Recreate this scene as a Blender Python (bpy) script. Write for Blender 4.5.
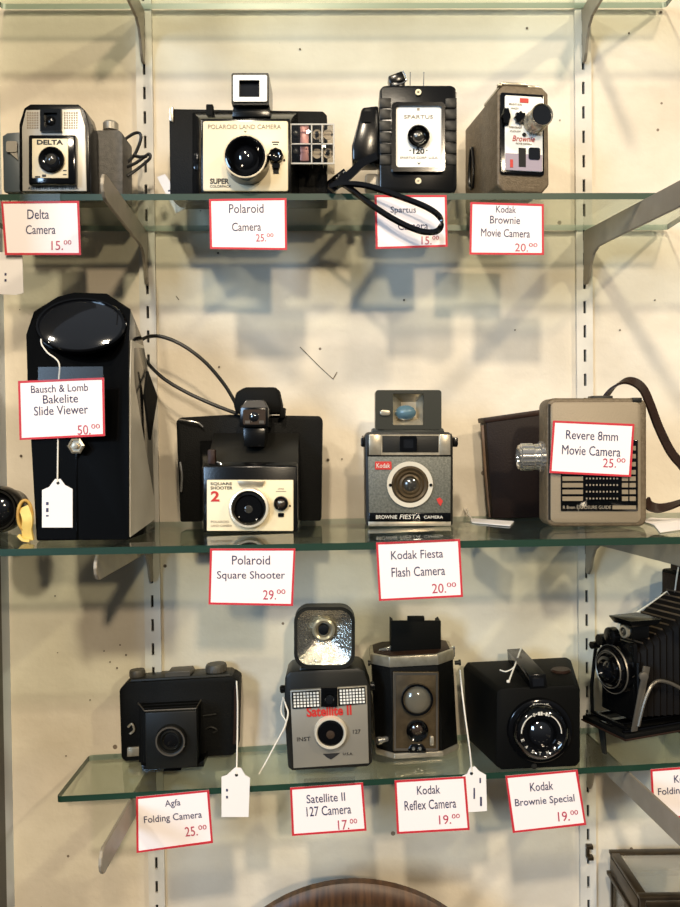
import bpy, bmesh, math, random
from mathutils import Vector, Matrix

random.seed(7)
for o in list(bpy.data.objects):
    bpy.data.objects.remove(o, do_unlink=True)
SC = bpy.context.scene
COL = SC.collection

# ------------------------------------------------------------------ camera, light, exposure
W, H = 680, 907
F = 850.0                 # focal length in pixels
D = 0.90                  # eye to back wall
Z0 = 1.40                 # eye height
PITCH = math.radians(-1.0)
ROLL = 0.0115
EYE = Vector((0, -D, Z0))
_fw = Vector((0, math.cos(PITCH), math.sin(PITCH)))
_up0 = Vector((0, -math.sin(PITCH), math.cos(PITCH)))
_rt0 = Vector((1, 0, 0))
_rt = _rt0 * math.cos(ROLL) - _up0 * math.sin(ROLL)
_up = _up0 * math.cos(ROLL) + _rt0 * math.sin(ROLL)
cd = bpy.data.cameras.new('camera')
cd.sensor_width = 36.0
cd.lens = F / H * 36.0
cd.clip_start = 0.02
cam = bpy.data.objects.new('camera', cd)
COL.objects.link(cam)
m3 = Matrix((_rt, _up, -_fw)).transposed()
cam.matrix_world = Matrix.Translation(EYE) @ m3.to_4x4()
SC.camera = cam

SC.view_settings.view_transform = 'Standard'
SC.view_settings.look = 'None'
SC.view_settings.gamma = 1.0
SC.view_settings.use_curve_mapping = False
SC.view_settings.exposure = 0.18

wd = bpy.data.worlds.new('shop_light')
SC.world = wd
wd.use_nodes = True
wn = wd.node_tree
wn.nodes.clear()
wo = wn.nodes.new('ShaderNodeOutputWorld')
wb = wn.nodes.new('ShaderNodeBackground')
# a soft room: brighter overhead, darker towards the shop floor
wtc = wn.nodes.new('ShaderNodeTexCoord')
wsep = wn.nodes.new('ShaderNodeSeparateXYZ')
wr = wn.nodes.new('ShaderNodeValToRGB')
wmr = wn.nodes.new('ShaderNodeMapRange')
wmr.inputs[1].default_value = -1
wmr.inputs[2].default_value = 1
wn.links.new(wtc.outputs['Generated'], wsep.inputs[0])
wn.links.new(wsep.outputs['Z'], wmr.inputs[0])
wn.links.new(wmr.outputs[0], wr.inputs[0])
wr.color_ramp.elements[0].position = 0.25
wr.color_ramp.elements[0].color = (0.10, 0.10, 0.105, 1)
wr.color_ramp.elements[1].position = 0.95
wr.color_ramp.elements[1].color = (0.76, 0.83, 0.92, 1)
wn.links.new(wr.outputs[0], wb.inputs[0])
wb.inputs[1].default_value = 0.22
wn.links.new(wb.outputs[0], wo.inputs[0])

def area(name, loc, target, size, energy, color, size_y=None):
    l = bpy.data.lights.new(name, 'AREA')
    l.energy = energy
    l.color = color
    l.size = size
    if size_y:
        l.shape = 'RECTANGLE'
        l.size_y = size_y
    o = bpy.data.objects.new(name, l)
    COL.objects.link(o)
    o.location = loc
    o.rotation_euler = (Vector(target) - Vector(loc)).to_track_quat('-Z', 'Y').to_euler()
    return o

area('ceiling_lamp_front', (0.7, -3.9, 2.80), (0.1, 0, 1.4), 0.16, 54, (1.0, 0.82, 0.58))
area('ceiling_lamp_middle', (-0.25, -2.2, 3.05), (0.0, 0, 1.4), 0.14, 36, (1.0, 0.86, 0.66))
area('ceiling_lamp_right', (1.7, -1.5, 2.85), (0.1, 0, 1.35), 0.12, 27, (1.0, 0.84, 0.60))
area('ceiling_lamp_left', (-1.5, -1.5, 2.85), (0.0, 0, 1.3), 0.12, 17, (1.0, 0.90, 0.74))
area('shop_window', (-2.3, -3.4, 2.1), (0.0, 0, 1.35), 0.7, 74, (0.50, 0.72, 1.0), 1.2)

# ------------------------------------------------------------------ pixel helpers
def ray(px, py):
    return (_rt * ((px - W / 2) / F) + _up * ((H / 2 - py) / F) + _fw)

def at_y(px, py, y):
    d = ray(px, py)
    t = (y - EYE.y) / d.y
    return EYE + d * t

def y_of(r):
    return -D + D / r

def at_r(px, py, r):
    return at_y(px, py, y_of(r))

# ------------------------------------------------------------------ materials
def lin(c):
    out = []
    for v in c:
        v = v / 255.0
        out.append(v / 12.92 if v <= 0.04045 else ((v + 0.055) / 1.055) ** 2.4)
    return tuple(out) + (1.0,)

def mat(name, rgb, rough=0.5, metal=0.0, var=None, vscale=60.0, bump=0.0, bscale=400.0, coat=0.0, spec=0.5, trans=0.0, aniso=None):
    m = bpy.data.materials.new(name)
    m.use_nodes = True
    nt = m.node_tree
    p = nt.nodes['Principled BSDF']
    p.inputs['Base Color'].default_value = lin(rgb)
    p.inputs['Roughness'].default_value = rough
    p.inputs['Metallic'].default_value = metal
    p.inputs['Specular IOR Level'].default_value = spec
    if coat:
        p.inputs['Coat Weight'].default_value = coat
        p.inputs['Coat Roughness'].default_value = 0.08
    if trans:
        p.inputs['Transmission Weight'].default_value = trans
    tc = nt.nodes.new('ShaderNodeTexCoord')
    if var:
        n = nt.nodes.new('ShaderNodeTexNoise')
        n.inputs['Scale'].default_value = vscale
        n.inputs['Detail'].default_value = 4
        nt.links.new(tc.outputs['Object'], n.inputs['Vector'])
        r = nt.nodes.new('ShaderNodeValToRGB')
        r.color_ramp.elements[0].position = 0.35
        r.color_ramp.elements[1].position = 0.65
        r.color_ramp.elements[0].color = lin(rgb)
        r.color_ramp.elements[1].color = lin(var)
        nt.links.new(n.outputs['Fac'], r.inputs[0])
        nt.links.new(r.outputs[0], p.inputs['Base Color'])
    if bump:
        n2 = nt.nodes.new('ShaderNodeTexNoise')
        n2.inputs['Scale'].default_value = bscale
        n2.inputs['Detail'].default_value = 2
        nt.links.new(tc.outputs['Object'], n2.inputs['Vector'])
        b = nt.nodes.new('ShaderNodeBump')
        b.inputs['Strength'].default_value = bump
        b.inputs['Distance'].default_value = 0.001
        nt.links.new(n2.outputs['Fac'], b.inputs['Height'])
        nt.links.new(b.outputs[0], p.inputs['Normal'])
    return m

def clear(name, tint, refl=0.04, rough=0.0):
    """a clear pane: straight see-through with a mirror that grows at grazing angles"""
    m = bpy.data.materials.new(name)
    m.use_nodes = True
    nt = m.node_tree
    nt.nodes.clear()
    out = nt.nodes.new('ShaderNodeOutputMaterial')
    tr = nt.nodes.new('ShaderNodeBsdfTransparent')
    tr.inputs[0].default_value = tint + (1,)
    gl = nt.nodes.new('ShaderNodeBsdfGlossy')
    gl.inputs['Roughness'].default_value = rough
    mx = nt.nodes.new('ShaderNodeMixShader')
    lw = nt.nodes.new('ShaderNodeLayerWeight')
    lw.inputs[0].default_value = 0.5
    pw = nt.nodes.new('ShaderNodeMath'); pw.operation = 'POWER'; pw.inputs[1].default_value = 5.0
    ma = nt.nodes.new('ShaderNodeMath'); ma.operation = 'MULTIPLY_ADD'
    ma.inputs[1].default_value = 0.7; ma.inputs[2].default_value = refl
    nt.links.new(lw.outputs['Facing'], pw.inputs[0])
    nt.links.new(pw.outputs[0], ma.inputs[0])
    nt.links.new(ma.outputs[0], mx.inputs[0])
    nt.links.new(tr.outputs[0], mx.inputs[1])
    nt.links.new(gl.outputs[0], mx.inputs[2])
    nt.links.new(mx.outputs[0], out.inputs[0])
    return m

def wall_material():
    m = bpy.data.materials.new('painted_plaster')
    m.use_nodes = True
    nt = m.node_tree
    p = nt.nodes['Principled BSDF']
    p.inputs['Roughness'].default_value = 0.7
    tc = nt.nodes.new('ShaderNodeTexCoord')
    n = nt.nodes.new('ShaderNodeTexNoise')
    n.inputs['Scale'].default_value = 7.0
    n.inputs['Detail'].default_value = 6
    nt.links.new(tc.outputs['Object'], n.inputs['Vector'])
    r = nt.nodes.new('ShaderNodeValToRGB')
    r.color_ramp.elements[0].position = 0.3
    r.color_ramp.elements[1].position = 0.7
    r.color_ramp.elements[0].color = lin((198, 185, 163))
    r.color_ramp.elements[1].color = lin((230, 220, 202))
    nt.links.new(n.outputs['Fac'], r.inputs[0])
    # fly specks and chips
    v = nt.nodes.new('ShaderNodeTexVoronoi')
    v.inputs['Scale'].default_value = 34.0
    nt.links.new(tc.outputs['Object'], v.inputs['Vector'])
    n3 = nt.nodes.new('ShaderNodeTexNoise')
    n3.inputs['Scale'].default_value = 9.0
    nt.links.new(tc.outputs['Object'], n3.inputs['Vector'])
    mr = nt.nodes.new('ShaderNodeMapRange')
    mr.inputs[1].default_value = 0.46; mr.inputs[2].default_value = 0.72
    mr.inputs[3].default_value = 0.0; mr.inputs[4].default_value = 0.10
    nt.links.new(n3.outputs['Fac'], mr.inputs[0])
    lt = nt.nodes.new('ShaderNodeMath'); lt.operation = 'LESS_THAN'
    nt.links.new(v.outputs['Distance'], lt.inputs[0])
    nt.links.new(mr.outputs[0], lt.inputs[1])
    mx = nt.nodes.new('ShaderNodeMixRGB')
    mx.inputs[2].default_value = lin((120, 105, 88))
    nt.links.new(lt.outputs[0], mx.inputs[0])
    nt.links.new(r.outputs[0], mx.inputs[1])
    nt.links.new(mx.outputs[0], p.inputs['Base Color'])
    n2 = nt.nodes.new('ShaderNodeTexNoise')
    n2.inputs['Scale'].default_value = 55.0
    n2.inputs['Detail'].default_value = 5
    nt.links.new(tc.outputs['Object'], n2.inputs['Vector'])
    b = nt.nodes.new('ShaderNodeBump')
    b.inputs['Strength'].default_value = 0.7
    b.inputs['Distance'].default_value = 0.0015
    nt.links.new(n2.outputs['Fac'], b.inputs['Height'])
    nt.links.new(b.outputs[0], p.inputs['Normal'])
    return m

def wood_material():
    m = mat('dark_turned_wood', (92, 58, 32), 0.45)
    nt = m.node_tree
    p = nt.nodes['Principled BSDF']
    tc = nt.nodes.new('ShaderNodeTexCoord')
    wv = nt.nodes.new('ShaderNodeTexNoise')
    mp = nt.nodes.new('ShaderNodeMapping')
    mp.inputs['Scale'].default_value = (160, 20, 20)
    nt.links.new(tc.outputs['Object'], mp.inputs[0])
    nt.links.new(mp.outputs[0], wv.inputs['Vector'])
    wv.inputs['Scale'].default_value = 1.0
    wv.inputs['Detail'].default_value = 5
    r = nt.nodes.new('ShaderNodeValToRGB')
    r.color_ramp.elements[0].position = 0.35
    r.color_ramp.elements[1].position = 0.7
    r.color_ramp.elements[0].color = lin((44, 27, 15))
    r.color_ramp.elements[1].color = lin((90, 60, 35))
    nt.links.new(wv.outputs['Fac'], r.inputs[0])
    nt.links.new(r.outputs[0], p.inputs['Base Color'])
    return m

M = dict(
    wall=wall_material(),
    side=mat('pale_case_side', (198, 206, 214), 0.5, var=(188, 196, 206), vscale=6),
    sidetrim=mat('dark_case_frame', (46, 50, 52), 0.45),
    base=mat('case_floor', (196, 184, 165), 0.6, var=(184, 170, 150), vscale=9),
    standard=mat('white_enamel_steel', (214, 209, 198), 0.45, var=(200, 194, 182), vscale=25),
    slot=mat('slot_dark', (22, 20, 18), 0.8),
    bracket=mat('putty_enamel_steel', (156, 146, 130), 0.4, metal=0.2, var=(142, 132, 116), vscale=30),
    glass=clear('shelf_glass', (0.875, 0.915, 0.87)),
    glassedge=mat('green_glass_edge', (24, 54, 41), 0.4, spec=0.35, trans=0.15),
    acrylic=clear('clear_plastic', (0.86, 0.85, 0.83), 0.12),
    tape=clear('clear_tape', (0.93, 0.93, 0.92), 0.07, 0.25),
    black=mat('black_plastic', (9, 9, 9), 0.2, bump=0.03, bscale=600, spec=0.4),
    blackm=mat('black_matte', (8, 8, 7), 0.6, bump=0.15, bscale=900, spec=0.09),
    gloss=mat('black_gloss', (5, 5, 6), 0.1, coat=0.3),
    bakelite=mat('black_bakelite', (5, 5, 5), 0.12, spec=0.22),
    leatherette=mat('black_leatherette', (9, 9, 8), 0.55, bump=0.4, bscale=900, spec=0.13),
    greyleather=mat('grey_leatherette', (86, 82, 76), 0.55, bump=0.6, bscale=900, var=(70, 67, 62), vscale=200),
    darkgrey=mat('dark_grey_plastic', (32, 31, 28), 0.4, bump=0.08, bscale=700, spec=0.25),
    bluegrey=mat('blue_grey_plastic', (70, 80, 86), 0.45),
    cream=mat('cream_enamel', (224, 208, 172), 0.38),
    white=mat('white_plate', (236, 234, 226), 0.4),
    lilac=mat('lilac_band', (150, 138, 152), 0.5),
    silver=mat('brushed_aluminium', (190, 184, 172), 0.34, metal=0.85, var=(172, 166, 154), vscale=90),
    silverpaint=mat('silver_paint', (152, 146, 134), 0.42, metal=0.4),
    chrome=mat('chrome', (206, 203, 197), 0.16, metal=0.85),
    oldchrome=mat('worn_chrome', (186, 177, 158), 0.3, metal=0.6, var=(164, 154, 134), vscale=120),
    bronze=mat('bronze_enamel', (88, 73, 51), 0.42, metal=0.4, var=(72, 59, 40), vscale=100),
    lens=mat('lens_glass', (16, 17, 20), 0.05, coat=1.0, spec=0.8),
    lensgrey=mat('lens_glass_grey', (52, 50, 45), 0.06, coat=0.6, spec=0.6),
    lensbrown=mat('lens_glass_brown', (58, 46, 36), 0.06, coat=1.0, spec=0.8),
    blueglass=mat('blue_flashbulb', (84, 112, 124), 0.08, coat=1.0),
    tan=mat('tan_hammered_enamel', (108, 93, 72), 0.5, metal=0.15, var=(92, 78, 58), vscale=260, bump=0.5, bscale=700),
    tanlight=mat('tan_enamel', (134, 120, 98), 0.45, metal=0.15, bump=0.2, bscale=700),
    leather=mat('brown_leather', (44, 27, 19), 0.45, var=(34, 21, 15), vscale=40, bump=0.3, bscale=500, spec=0.2),
    leatheredge=mat('worn_leather_edge', (122, 98, 76), 0.55, var=(96, 70, 50), vscale=60),
    darkleather=mat('near_black_leather', (27, 17, 13), 0.5, bump=0.3, bscale=500, spec=0.14),
    paper=mat('white_card', (240, 230, 228), 0.6),
    tag=mat('tag_paper', (232, 226, 222), 0.65),
    red=mat('red_border', (190, 34, 48), 0.6),
    redink=mat('red_ink', (176, 62, 84), 0.6),
    ink=mat('blue_black_ink', (52, 52, 84), 0.6),
    blackink=mat('black_ink', (24, 22, 22), 0.6),
    greyink=mat('faded_ink', (142, 130, 112), 0.6),
    paleink=mat('pale_ink', (214, 208, 196), 0.5),
    redlogo=mat('red_enamel', (186, 44, 38), 0.45),
    string=mat('white_string', (226, 220, 208), 0.8),
    cord=mat('black_cord', (7, 7, 7), 0.45),
    greygrain=mat('grey_crackle_panel', (108, 108, 98), 0.5, metal=0.2, var=(82, 82, 74), vscale=500, bump=0.3, bscale=900),
    greengrey=mat('green_grey_plastic', (46, 47, 41), 0.35, spec=0.3),
    darkchrome=mat('tarnished_nickel', (120, 114, 104), 0.35, metal=0.7),
    pearl=mat('flash_reflector', (214, 204, 182), 0.28, metal=0.6, var=(180, 170, 148), vscale=60),
    pebble=mat('pebbled_reflector', (205, 200, 188), 0.22, metal=0.95, bump=0.9, bscale=500),
    bellows=mat('bellows_cloth', (16, 13, 11), 0.6, spec=0.1),
    bellowtop=mat('bellows_lit_fold', (92, 76, 58), 0.6, var=(66, 54, 42), vscale=80),  # brown that paints the lit top of the black bellows
    gold=mat('golden_yellow_cord', (206, 166, 78), 0.5, var=(176, 130, 60), vscale=90),
    yellow=mat('yellow_cloth', (226, 196, 108), 0.6, var=(206, 170, 84), vscale=70),
    wood=wood_material(),
    paleplate=mat('pale_satin_plate', (196, 190, 178), 0.38, metal=0.3),
    frosted=mat('milky_lens_glass', (112, 104, 88), 0.15, coat=0.6),
    lidglass=clear('lid_glass', (0.93, 0.93, 0.92), 0.42),
    brightring=mat('bright_metal_ring', (224, 216, 198), 0.3, metal=0.35),
    knob=mat('dusty_knob', (74, 68, 60), 0.5, metal=0.2),
    board=mat('black_lens_board', (20, 20, 18), 0.45, spec=0.25),
    deadlens=mat('dull_lens_glass', (14, 14, 15), 0.12, spec=0.4),
    clearedge=mat('clear_plastic_edge', (176, 172, 164), 0.25),
    dimreflector=mat('dim_reflector', (128, 120, 108), 0.3, metal=0.7),
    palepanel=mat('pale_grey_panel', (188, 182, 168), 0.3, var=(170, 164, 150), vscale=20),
    backedge=mat('pale_glass_edge', (128, 148, 134), 0.3, trans=0.4),
    darkhole=mat('dark_opening', (14, 11, 9), 0.8),
    brass=mat('aged_dark_brass', (74, 62, 46), 0.35, metal=0.7, var=(58, 48, 36), vscale=50),
    pink=mat('pink_flash_foil', (176, 126, 122), 0.35, metal=0.3),
    crack=mat('crack_line', (92, 80, 66), 0.8),
)

# ------------------------------------------------------------------ geometry helpers
def tag(o, label=None, cat=None, group=None, kind=None):
    if label: o['label'] = label
    if cat: o['category'] = cat
    if group: o['group'] = group
    if kind: o['kind'] = kind
    return o

def catmull(pts, n=8, closed=False):
    pts = [Vector(p) for p in pts]
    if len(pts) < 3:
        return pts
    out = []
    N = len(pts)
    rng = range(N) if closed else range(N - 1)
    for i in rng:
        if closed:
            a, b, c, d = pts[(i - 1) % N], pts[i], pts[(i + 1) % N], pts[(i + 2) % N]
        else:
            a, b, c, d = pts[max(i - 1, 0)], pts[i], pts[i + 1], pts[min(i + 2, N - 1)]
        for k in range(n):
            t = k / n
            out.append(0.5 * ((2 * b) + (c - a) * t + (2 * a - 5 * b + 4 * c - d) * t * t + (3 * b - a - 3 * c + d) * t ** 3))
    if not closed:
        out.append(pts[-1])
    return out

def rrect(x0, y0, x1, y1, r, n=5):
    pts = []
    for cx, cy, a0 in ((x1 - r, y0 + r, -90), (x1 - r, y1 - r, 0), (x0 + r, y1 - r, 90), (x0 + r, y0 + r, 180)):
        for k in range(n + 1):
            a = math.radians(a0 + 90 * k / n)
            pts.append((cx + r * math.cos(a), cy + r * math.sin(a)))
    return pts

_text_cache = {}
def text_mesh(s, off=0.0):
    key = (s, off)
    if key in _text_cache:
        return _text_cache[key]
    c = bpy.data.curves.new('t', 'FONT')
    c.body = s
    c.resolution_u = 3
    c.offset = off
    o = bpy.data.objects.new('t', c)
    COL.objects.link(o)
    bpy.context.view_layer.update()
    me = bpy.data.meshes.new_from_object(o.evaluated_get(bpy.context.evaluated_depsgraph_get()))
    vs = [v.co.copy() for v in me.vertices]
    fs = [tuple(p.vertices) for p in me.polygons]
    bpy.data.objects.remove(o)
    bpy.data.curves.remove(c)
    bpy.data.meshes.remove(me)
    _text_cache[key] = (vs, fs)
    return vs, fs

class Root:
    """one thing: an Empty on its base; pixel coordinates at a stated depth become its local coordinates"""
    def __init__(s, name, label, cat, cx, by, y=None, shelf=None, r=None, group=None, empty=True, kind=None):
        if r is not None:
            y = y_of(r)
        s.tilt = 0.0
        s.shelf = shelf
        if y is None:
            p = SHELF[shelf].hit(cx, by)
        else:
            p = at_y(cx, by, y)
        if shelf is not None:
            s.tilt = SHELF[shelf].k
            p.z = SHELF[shelf].top(p.x) + 0.0004
        s.p = p
        s.mw = Matrix.Translation(p) @ Matrix.Rotation(-math.atan(s.tilt), 4, 'Y')
        s.inv = s.mw.inverted()
        s.s = (p.y + D) / F          # metres per pixel at the front plane
        s.name, s.o = name, None
        s.meta = (label, cat, group, kind)
        if empty:
            s.o = bpy.data.objects.new(name, None)
            s.o.empty_display_size = 0.01
            COL.objects.link(s.o)
            s.o.matrix_world = s.mw
            tag(s.o, label, cat, group, kind)
    def L(s, px, py, d=0.0):
        return s.inv @ at_y(px, py, s.p.y + d * s.s)
    def k(s, d):
        return s.s * (1 + d / F)
    def yaw(s, deg):
        s.o.matrix_world = s.mw @ Matrix.Rotation(math.radians(deg), 4, 'Z')

class MB:
    def __init__(s, root):
        s.R = root
        s.bm = bmesh.new()
    def _add(s, t, bev=0.0, seg=2):
        bmesh.ops.recalc_face_normals(t, faces=t.faces[:])
        if bev > 0:
            es = [e for e in t.edges if len(e.link_faces) == 2 and e.calc_face_angle(0) > math.radians(28)]
            bmesh.ops.bevel(t, geom=es, offset=bev, segments=seg, affect='EDGES', clamp_overlap=True, profile=0.5)
        me = bpy.data.meshes.new('tmp')
        t.to_mesh(me); t.free()
        s.bm.from_mesh(me)
        bpy.data.meshes.remove(me)
        return s
    def raw(s, vs, fs, bev=0.0, seg=2):
        t = bmesh.new()
        bv = [t.verts.new(v) for v in vs]
        for f in fs:
            try: t.faces.new([bv[i] for i in f])
            except ValueError: pass
        return s._add(t, bev, seg)
    def loft(s, secs, bev=0.0, seg=2, caps=True):
        """secs: list of lists of local vectors, equal length"""
        n = len(secs[0])
        vs = [v for sec in secs for v in sec]
        fs = []
        for a in range(len(secs) - 1):
            for i in range(n):
                j = (i + 1) % n
                fs.append((a * n + i, a * n + j, (a + 1) * n + j, (a + 1) * n + i))
        if caps:
            fs.append(tuple(range(n)))
            fs.append(tuple((len(secs) - 1) * n + i for i in range(n)))
        return s.raw(vs, fs, bev, seg)
    def prism(s, pts, d0, d1, bev=0.0, seg=2, ref=None):
        R = s.R
        ref = d0 if ref is None else ref
        a = [R.L(p[0], p[1], ref) for p in pts]
        f = [Vector((v.x, v.y + (d0 - ref) * R.s, v.z)) for v in a]
        b = [Vector((v.x, v.y + (d1 - ref) * R.s, v.z)) for v in a]
        return s.loft([f, b], bev * R.s, seg)
    def box(s, x0, y0, x1, y1, d0, d1, bev=0.0, seg=2, ref=None):
        return s.prism([(x0, y0), (x1, y0), (x1, y1), (x0, y1)], d0, d1, bev, seg, ref)
    def rr(s, x0, y0, x1, y1, r, d0, d1, bev=0.0, seg=2, ref=None):
        return s.prism(rrect(x0, y0, x1, y1, r), d0, d1, bev, seg, ref)
    def frame(s, o, i, d0, d1, ref=None, ro=0.0, ri=0.0):
        """rectangular ring between outline o=(x0,y0,x1,y1) and hole i"""
        R = s.R
        ref = d0 if ref is None else ref
        po = rrect(*o, ro) if ro else rrect(*o, 0.01)
        pi = rrect(*i, ri) if ri else rrect(*i, 0.01)
        return s.ringloft(po, pi, d0, d1, ref)
    def ringloft(s, po, pi, d0, d1, ref):
        R = s.R
        def at(pts, d):
            return [Vector((v.x, v.y + (d - ref) * R.s, v.z)) for v in (R.L(p[0], p[1], ref) for p in pts)]
        secs = [at(po, d0), at(po, d1), at(pi, d1), at(pi, d0), at(po, d0)]
        return s.loft(secs, 0, caps=False)
    def planform(s, pts, y0, y1, ref=0.0, bev=0.0):
        """pts: (px seen at ref depth, depth); extruded between heights y0..y1 (pixels seen at ref depth)"""
        R = s.R
        zt = R.L(R_cx(R), y0, ref).z
        zb = R.L(R_cx(R), y1, ref).z
        a, b = [], []
        for px, d in pts:
            x = R.L(px, R.midy if hasattr(R, 'midy') else y1, ref).x
            a.append(Vector((x, d * R.s, zt)))
            b.append(Vector((x, d * R.s, zb)))
        return s.loft([a, b], bev * R.s)
    def lathe(s, cx, cy, prof, n=36, ref=None, axis=None, xs=1.0, closed=False, bump=None):
        R = s.R
        ref = prof[0][1] if ref is None else ref
        c = R.L(cx, cy, ref)
        k = R.k(ref)
        ax = Vector(axis).normalized() if axis else Vector((0, 1, 0))
        u = Vector((1, 0, 0)) if abs(ax.x) < 0.9 else Vector((0, 1, 0))
        u = (u - ax * u.dot(ax)).normalized()
        w = ax.cross(u)
        vs, fs, rows = [], [], []
        for r, d in prof:
            base = c + ax * ((d - ref) * R.s)
            if r <= 1e-6:
                rows.append([len(vs)]); vs.append(base)
            else:
                row = []
                for i in range(n):
                    a = 2 * math.pi * i / n
                    rr = r * (bump(i, n) if bump else 1.0)
                    row.append(len(vs))
                    vs.append(base + u * (rr * k * xs * math.cos(a)) + w * (rr * k * math.sin(a)))
                rows.append(row)
        pairs = list(zip(rows, rows[1:])) + ([(rows[-1], rows[0])] if closed else [])
        for a, b in pairs:
            for i in range(n):
                j = (i + 1) % n
                if len(a) == 1 and len(b) == 1: continue
                if len(a) == 1: fs.append((a[0], b[i], b[j]))
                elif len(b) == 1: fs.append((a[i], a[j], b[0]))
                else: fs.append((a[i], a[j], b[j], b[i]))
        if not closed:
            for row in (rows[0], rows[-1]):
                if len(row) > 1: fs.append(tuple(row))
        return s.raw(vs, fs)
    def ring(s, cx, cy, r0, r1, d0, d1, n=36, ref=None):
        return s.lathe(cx, cy, [(r0, d0), (r1, d0), (r1, d1), (r0, d1)], n, ref=d0 if ref is None else ref, closed=True)
    def path(s, pts, n=8, closed=False):
        return catmull([s.R.L(*p) for p in pts], n, closed)
    def tube(s, pts, r, n=8, sm=8, closed=False, local=False):
        P = [Vector(p) for p in pts] if local else s.path(pts, sm, closed)
        rr = r * s.R.s
        vs, fs = [], []
        N = len(P)
        nrm = None
        for i, p in enumerate(P):
            t = (P[(i + 1) % N] - P[i - 1]) if closed else (P[min(i + 1, N - 1)] - P[max(i - 1, 0)])
            t.normalize()
            if nrm is None:
                nrm = t.orthogonal().normalized()
            nrm = (nrm - t * nrm.dot(t)).normalized()
            b = t.cross(nrm)
            for k in range(n):
                a = 2 * math.pi * k / n
                vs.append(p + nrm * (rr * math.cos(a)) + b * (rr * math.sin(a)))
        for i in range(N if closed else N - 1):
            j = (i + 1) % N
            for k in range(n):
                l = (k + 1) % n
                fs.append((i * n + k, i * n + l, j * n + l, j * n + k))
        if not closed:
            fs.append(tuple(range(n)))
            fs.append(tuple((N - 1) * n + k for k in range(n)))
        return s.raw(vs, fs)
    def strap(s, pts, w, t, wide=(0, 1, 0), sm=8, closed=False):
        P = s.path(pts, sm, closed)
        N = len(P)
        vs, fs = [], []
        W2, T2 = w * s.R.s / 2, t * s.R.s / 2
        wd0 = Vector(wide)
        for i, p in enumerate(P):
            tg = (P[(i + 1) % N] - P[i - 1]) if closed else (P[min(i + 1, N - 1)] - P[max(i - 1, 0)])
            tg.normalize()
            wv = (wd0 - tg * wd0.dot(tg)).normalized()
            nv = tg.cross(wv)
            for a, b in ((1, 1), (1, -1), (-1, -1), (-1, 1)):
                vs.append(p + wv * (a * W2) + nv * (b * T2))
        for i in range(N if closed else N - 1):
            j = (i + 1) % N
            for k in range(4):
                l = (k + 1) % 4
                fs.append((i * 4 + k, i * 4 + l, j * 4 + l, j * 4 + k))
        if not closed:
            fs.append((0, 1, 2, 3))
            fs.append(tuple((N - 1) * 4 + k for k in range(4)))
        return s.raw(vs, fs)
    def text(s, st, x0, y0, x1, y1, d=0.0, ang=0.0, bold=False, slant=0.0):
        """lettering filling the pixel box (x0,y0)-(x1,y1), y down, lying on the depth plane d"""
        R = s.R
        vs, fs = text_mesh(st, 0.03 if bold is True else float(bold))
        if not vs: return s
        ax, bx = min(v.x for v in vs), max(v.x for v in vs)
        ay, by = min(v.y for v in vs), max(v.y for v in vs)
        xm, ym = (x0 + x1) / 2, (y0 + y1) / 2
        ca, sa = math.cos(ang), math.sin(ang)
        t = 0.35 * R.s
        front, back = [], []
        for v in vs:
            u = x0 + (v.x - ax) / max(bx - ax, 1e-6) * (x1 - x0) - xm
            w = y1 - (v.y - ay) / max(by - ay, 1e-6) * (y1 - y0) - ym
            u -= slant * w
            p = R.L(xm + u * ca - w * sa, ym + u * sa + w * ca, d)
            front.append(p)
        t0 = bmesh.new()
        bv = [t0.verts.new(v) for v in front]
        for f in fs:
            try: t0.faces.new([bv[i] for i in f])
            except ValueError: pass
        ex = bmesh.ops.extrude_face_region(t0, geom=t0.faces[:])
        for g in ex['geom']:
            if isinstance(g, bmesh.types.BMVert): g.co.y -= t
        return s._add(t0)
    def done(s, name, m, parent='root', label=None, angle=35):
        if s.R.shelf is not None and not any(w in name for w in ('string', 'cord', 'strap', 'cloth')):
            for v in s.bm.verts:
                if -0.02 < v.co.z < 0: v.co.z = 0.0
        me = bpy.data.meshes.new(name)
        s.bm.to_mesh(me); s.bm.free()
        mats = m if isinstance(m, (list, tuple)) else [m]
        for mm in mats:
            me.materials.append(M[mm])
        for p in me.polygons: p.use_smooth = True
        me.set_sharp_from_angle(angle=math.radians(angle))
        o = bpy.data.objects.new(name, me)
        COL.objects.link(o)
        if parent == 'root': parent = s.R.o
        if parent is not None:
            o.parent = parent
        else:                      # the thing itself is this mesh
            o.matrix_world = s.R.mw
            tag(o, *s.R.meta)
            s.R.o = o
        if label: o['label'] = label
        return o

def R_cx(R):
    q = R.p
    return W / 2 + (q.x / (q.y + D)) * F

def world_mesh(name, vs, fs, m, bev=0.0, parent=None, loc=(0, 0, 0)):
    t = bmesh.new()
    bv = [t.verts.new(Vector(v) - Vector(loc)) for v in vs]
    for f in fs: t.faces.new([bv[i] for i in f])
    bmesh.ops.recalc_face_normals(t, faces=t.faces[:])
    if bev:
        es = [e for e in t.edges if e.calc_face_angle(0) > 0.5]
        bmesh.ops.bevel(t, geom=es, offset=bev, segments=2, affect='EDGES', clamp_overlap=True)
    me = bpy.data.meshes.new(name)
    t.to_mesh(me); t.free()
    for mm in (m if isinstance(m, (list, tuple)) else [m]): me.materials.append(M[mm])
    o = bpy.data.objects.new(name, me)
    COL.objects.link(o)
    o.location = loc
    if parent is not None: o.parent = parent
    return o

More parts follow.
